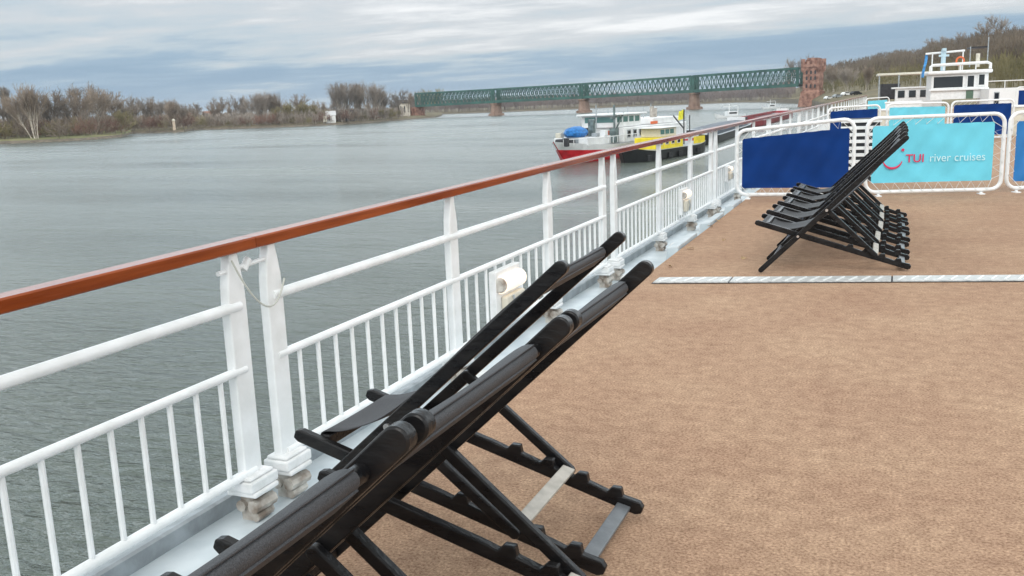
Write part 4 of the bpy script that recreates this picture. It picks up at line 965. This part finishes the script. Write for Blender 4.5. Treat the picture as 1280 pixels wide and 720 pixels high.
# pushed barges ahead
def barge(d0, x0, d1, x1, B, zc, mc, mtop, label, mh=BLK):
    p0, p1 = atd(x0, d0, WZ), atd(x1, d1, WZ); h_ = atan2(p1.y - p0.y, p1.x - p0.x); L_ = (p1 - p0).length
    r = empty('barge', p0, h_, label=label, cat='barge', group='cargo barges lying beyond the yellow boat')
    hull(L_, B, 1.4, -1, .12, mats=[mh, mh, GREYM], parent=r, rake=2)
    mb = MB(); x0_, x1_ = L_*.1, L_*.95; w = B*.42
    for a in ((x0_, x1_, -w, -w + .4), (x0_, x1_, w - .4, w), (x0_, x0_ + .4, -w, w), (x1_ - .4, x1_, -w, w)): mb.box(*a, 1.3, zc)
    mb.build('coaming', mc, r)
    mb = MB(); n = 12
    for k in range(n if mtop else 0):
        a, b = x0_ + (x1_ - x0_)*k/n + .2, x0_ + (x1_ - x0_)*(k + 1)/n - .2
        mb.plate([(-w + .1, zc + .0), (w - .1, zc + .0), (w - .1, zc + .25), (0, zc + .55), (-w + .1, zc + .25)], a, b, axis='x')
    if mtop: mb.build('hatch_cover', mtop, r)
    else: bx('hold_floor', DARK, r, x0_ + .5, x1_ - .5, -w + .5, w - .5, 1.38, 1.5)
    bx('bow_winch', DARK, r, L_*.03, L_*.05, -1, 1, 1.4, 2.6); bx('stern_house', HULLW, r, L_*.955, L_*.985, -2, 2, 1.4, 3.0)
    return r
barge(158, 858, 232, 922, 8, 1.9, SLATE, SLATE, 'slate blue covered cargo barge just beyond the yellow boat')
barge(244, 926, 352, 980, 8, 2.3, DRED, None, 'open dark red cargo barge farthest along beside the ship rail', mh=DRED)
# small white boats
def launch(x, d, L_, label, h_=0):
    r = empty('launch', atd(x, d, WZ), h_, label=label, cat='boat', group='small white boats on the river')
    hull(L_, L_*.28, .9, -.4, .3, mats=[HULLW, HULLW, GREYM], parent=r, rake=1)
    bx('cabin', HULLW, r, L_*.4, L_*.75, -L_*.09, L_*.09, .8, 2.4, bev=.1); bx('window', GLASS, r, L_*.45, L_*.7, -L_*.09 - .05, -L_*.09 - .01, 1.5, 2.1)
    mb = MB(); mb.tube([(L_*.5, 0, 2.4), (L_*.5, 0, 5.2)], .14, 6); mb.beam((L_*.3, 0, 4.2), (L_*.78, 0, 4.4), .15, .2); mb.tube([(L_*.8, 0, .8), (L_*.8, 0, 4.3)], .12, 6); mb.build('mast', W, r)
launch(893, 360, 13, 'small white workboat with masts in mid river behind the barges', YAW + .35)
launch(952, 560, 11, 'tiny white boat near the right bank below the bridge', YAW + .2)

# parked cars on the quay
def car(p, rz, m, label):
    r = empty('parked_car', p, rz, label=label, cat='car', group='cars parked on the quay')
    mb = MB(); mb.plate([(-2.1, .3), (2.1, .3), (2.15, .75), (1.2, .92), (.6, 1.4), (-1.2, 1.42), (-1.9, .95), (-2.15, .8)], -.85, .85); mb.build('body', m, r, bevel=.06)
    mb = MB(); mb.plate([(.95, .95), (.5, 1.33), (-1.1, 1.35), (-1.6, .97)], -.87, .87); mb.build('window', GLASS, r)
    for x in (-1.3, 1.3):
        for y in (-.8, .8): mb = MB(); mb.tube([(x, y - .1, .32), (x, y + .1, .32)], .32, 12); mb.build('wheel', BLK, r)
for i, (x, d, m, l) in enumerate(((1036, 430, W, 'white car parked nearest the sandstone tower'), (1047, 400, GREYM, 'grey car parked second from the tower'), (1058, 380, W, 'white car parked on the quay between dark ones'), (1070, 360, BLK, 'black car parked on the quay left of the canopy'))):
    car(atd(x, d, ground_right(x, d)), YAW + .4, m, l)

# ------------------------------------------------------------------ air
hm = bpy.data.materials.new('haze_air'); hm.use_nodes = True; hn = hm.node_tree; hn.nodes.remove(hn.nodes['Principled BSDF'])
pv = hn.nodes.new('ShaderNodeVolumePrincipled'); pv.inputs['Color'].default_value = (.85, .90, .96, 1); pv.inputs['Density'].default_value = .00011; pv.inputs['Anisotropy'].default_value = .2
hn.links.new(pv.outputs[0], hn.nodes['Material Output'].inputs['Volume'])
mb = MB(); mb.box(-3900, 2900, -900, 4900, WZ - 3, 75); hz_ = mb.build('haze', hm); hz_['kind'] = 'stuff'; hz_['label'] = 'thin pale haze in the air over the river'

# ------------------------------------------------------------------ sky and light
SUN_EL, SUN_AZ = radians(42), radians(165)      # behind the viewer's right shoulder, through cloud
w = bpy.data.worlds.new('World'); SC.world = w; w.use_nodes = True
nt = w.node_tree; L = nt.links; bg = nt.nodes['Background']; bg.inputs['Strength'].default_value = .1
sky = nt.nodes.new('ShaderNodeTexSky'); sky.sky_type = 'NISHITA'; sky.sun_disc = False; sky.sun_elevation = SUN_EL; sky.sun_rotation = SUN_AZ; sky.dust_density = 3
tc = nt.nodes.new('ShaderNodeTexCoord'); sp = nt.nodes.new('ShaderNodeSeparateXYZ'); L.new(tc.outputs['Generated'], sp.inputs[0])
def math_(op, a, b=None, c=None, clamp=False):
    n = nt.nodes.new('ShaderNodeMath'); n.operation = op; n.use_clamp = clamp
    for i, v in enumerate((a, b, c)):
        if v is None: continue
        if isinstance(v, (int, float)): n.inputs[i].default_value = v
        else: L.new(v, n.inputs[i])
    return n.outputs[0]
zc = math_('MAXIMUM', sp.outputs['Z'], 0)
den = math_('ADD', zc, .055)
cb = nt.nodes.new('ShaderNodeCombineXYZ'); L.new(math_('DIVIDE', sp.outputs['X'], den), cb.inputs[0]); L.new(math_('DIVIDE', sp.outputs['Y'], den), cb.inputs[1])
def cloud(scale, detail, rough, st, rot, dist=0, loc=(0, 0, 0)):
    mp = nt.nodes.new('ShaderNodeMapping'); mp.inputs['Scale'].default_value = st; mp.inputs['Rotation'].default_value = (0, 0, rot); mp.inputs['Location'].default_value = loc
    L.new(cb.outputs[0], mp.inputs[0])
    n = nt.nodes.new('ShaderNodeTexNoise'); n.inputs['Scale'].default_value = scale; n.inputs['Detail'].default_value = detail; n.inputs['Roughness'].default_value = rough; n.inputs['Distortion'].default_value = dist
    L.new(mp.outputs[0], n.inputs['Vector']); return n.outputs['Fac']
def ramp(src, stops):
    r = nt.nodes.new('ShaderNodeValToRGB'); e = r.color_ramp.elements
    while len(e) < len(stops): e.new(.5)
    for q, (p, c) in zip(e, stops): q.position = p; q.color = (*c, 1)
    L.new(src, r.inputs[0]); return r.outputs[0]
n1 = cloud(.34, 8, .60, (.6, 1, 1), -YAW, .4, (3.1, 1.7, 0)); n2 = cloud(1.2, 7, .62, (.75, 1, 1), -YAW + .15, .3, (7, 2, 0))
mixn = math_('ADD', math_('MULTIPLY', n1, .66), math_('MULTIPLY', n2, .34))
# cloud deck thins towards a bluer band low over the horizon
band = ramp(zc, [(0.0, (.46, .46, .46)), (.018, (.40, .40, .40)), (.045, (.41, .41, .41)), (.075, (.54, .54, .54)), (.13, (.57, .57, .57)), (.3, (.55, .55, .55))])
fac = math_('ADD', mixn, math_('SUBTRACT', band, .5), clamp=True)
ccol = ramp(fac, [(.34, (2.5, 3.7, 5.0)), (.42, (3.0, 4.2, 5.4)), (.49, (4.7, 5.5, 6.1)), (.57, (5.8, 6.1, 6.4)), (.66, (8.4, 8.5, 8.6))])
up = ramp(zc, [(0, (1, 1, 1)), (.115, (1, 1, 1)), (.15, (3.2, 3.15, 3.05)), (.30, (3.1, 3.05, 2.95)), (.6, (1.6, 1.57, 1.5)), (1, (1.4, 1.38, 1.32))])  # extra sky brightness added above the view to lighten the river's reflections
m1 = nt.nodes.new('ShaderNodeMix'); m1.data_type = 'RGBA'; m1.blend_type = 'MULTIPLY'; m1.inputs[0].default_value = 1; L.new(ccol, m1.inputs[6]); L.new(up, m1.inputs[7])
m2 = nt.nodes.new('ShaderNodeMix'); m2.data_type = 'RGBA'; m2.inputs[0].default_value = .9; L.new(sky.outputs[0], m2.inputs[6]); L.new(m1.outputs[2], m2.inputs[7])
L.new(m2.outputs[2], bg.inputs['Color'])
sl = bpy.data.lights.new('sun', 'SUN'); sl.energy = .9; sl.angle = radians(30); sl.color = (1, .96, .9)
so = bpy.data.objects.new('sun', sl); COL.objects.link(so)
dv = Vector((sin(SUN_AZ)*cos(SUN_EL), cos(SUN_AZ)*cos(SUN_EL), sin(SUN_EL)))
so.rotation_euler = dv.to_track_quat('Z', 'Y').to_euler()

SC.view_settings.view_transform = 'Standard'; SC.view_settings.look = 'None'; SC.view_settings.exposure = .29; SC.view_settings.gamma = 1
SC.cycles.max_bounces = 6
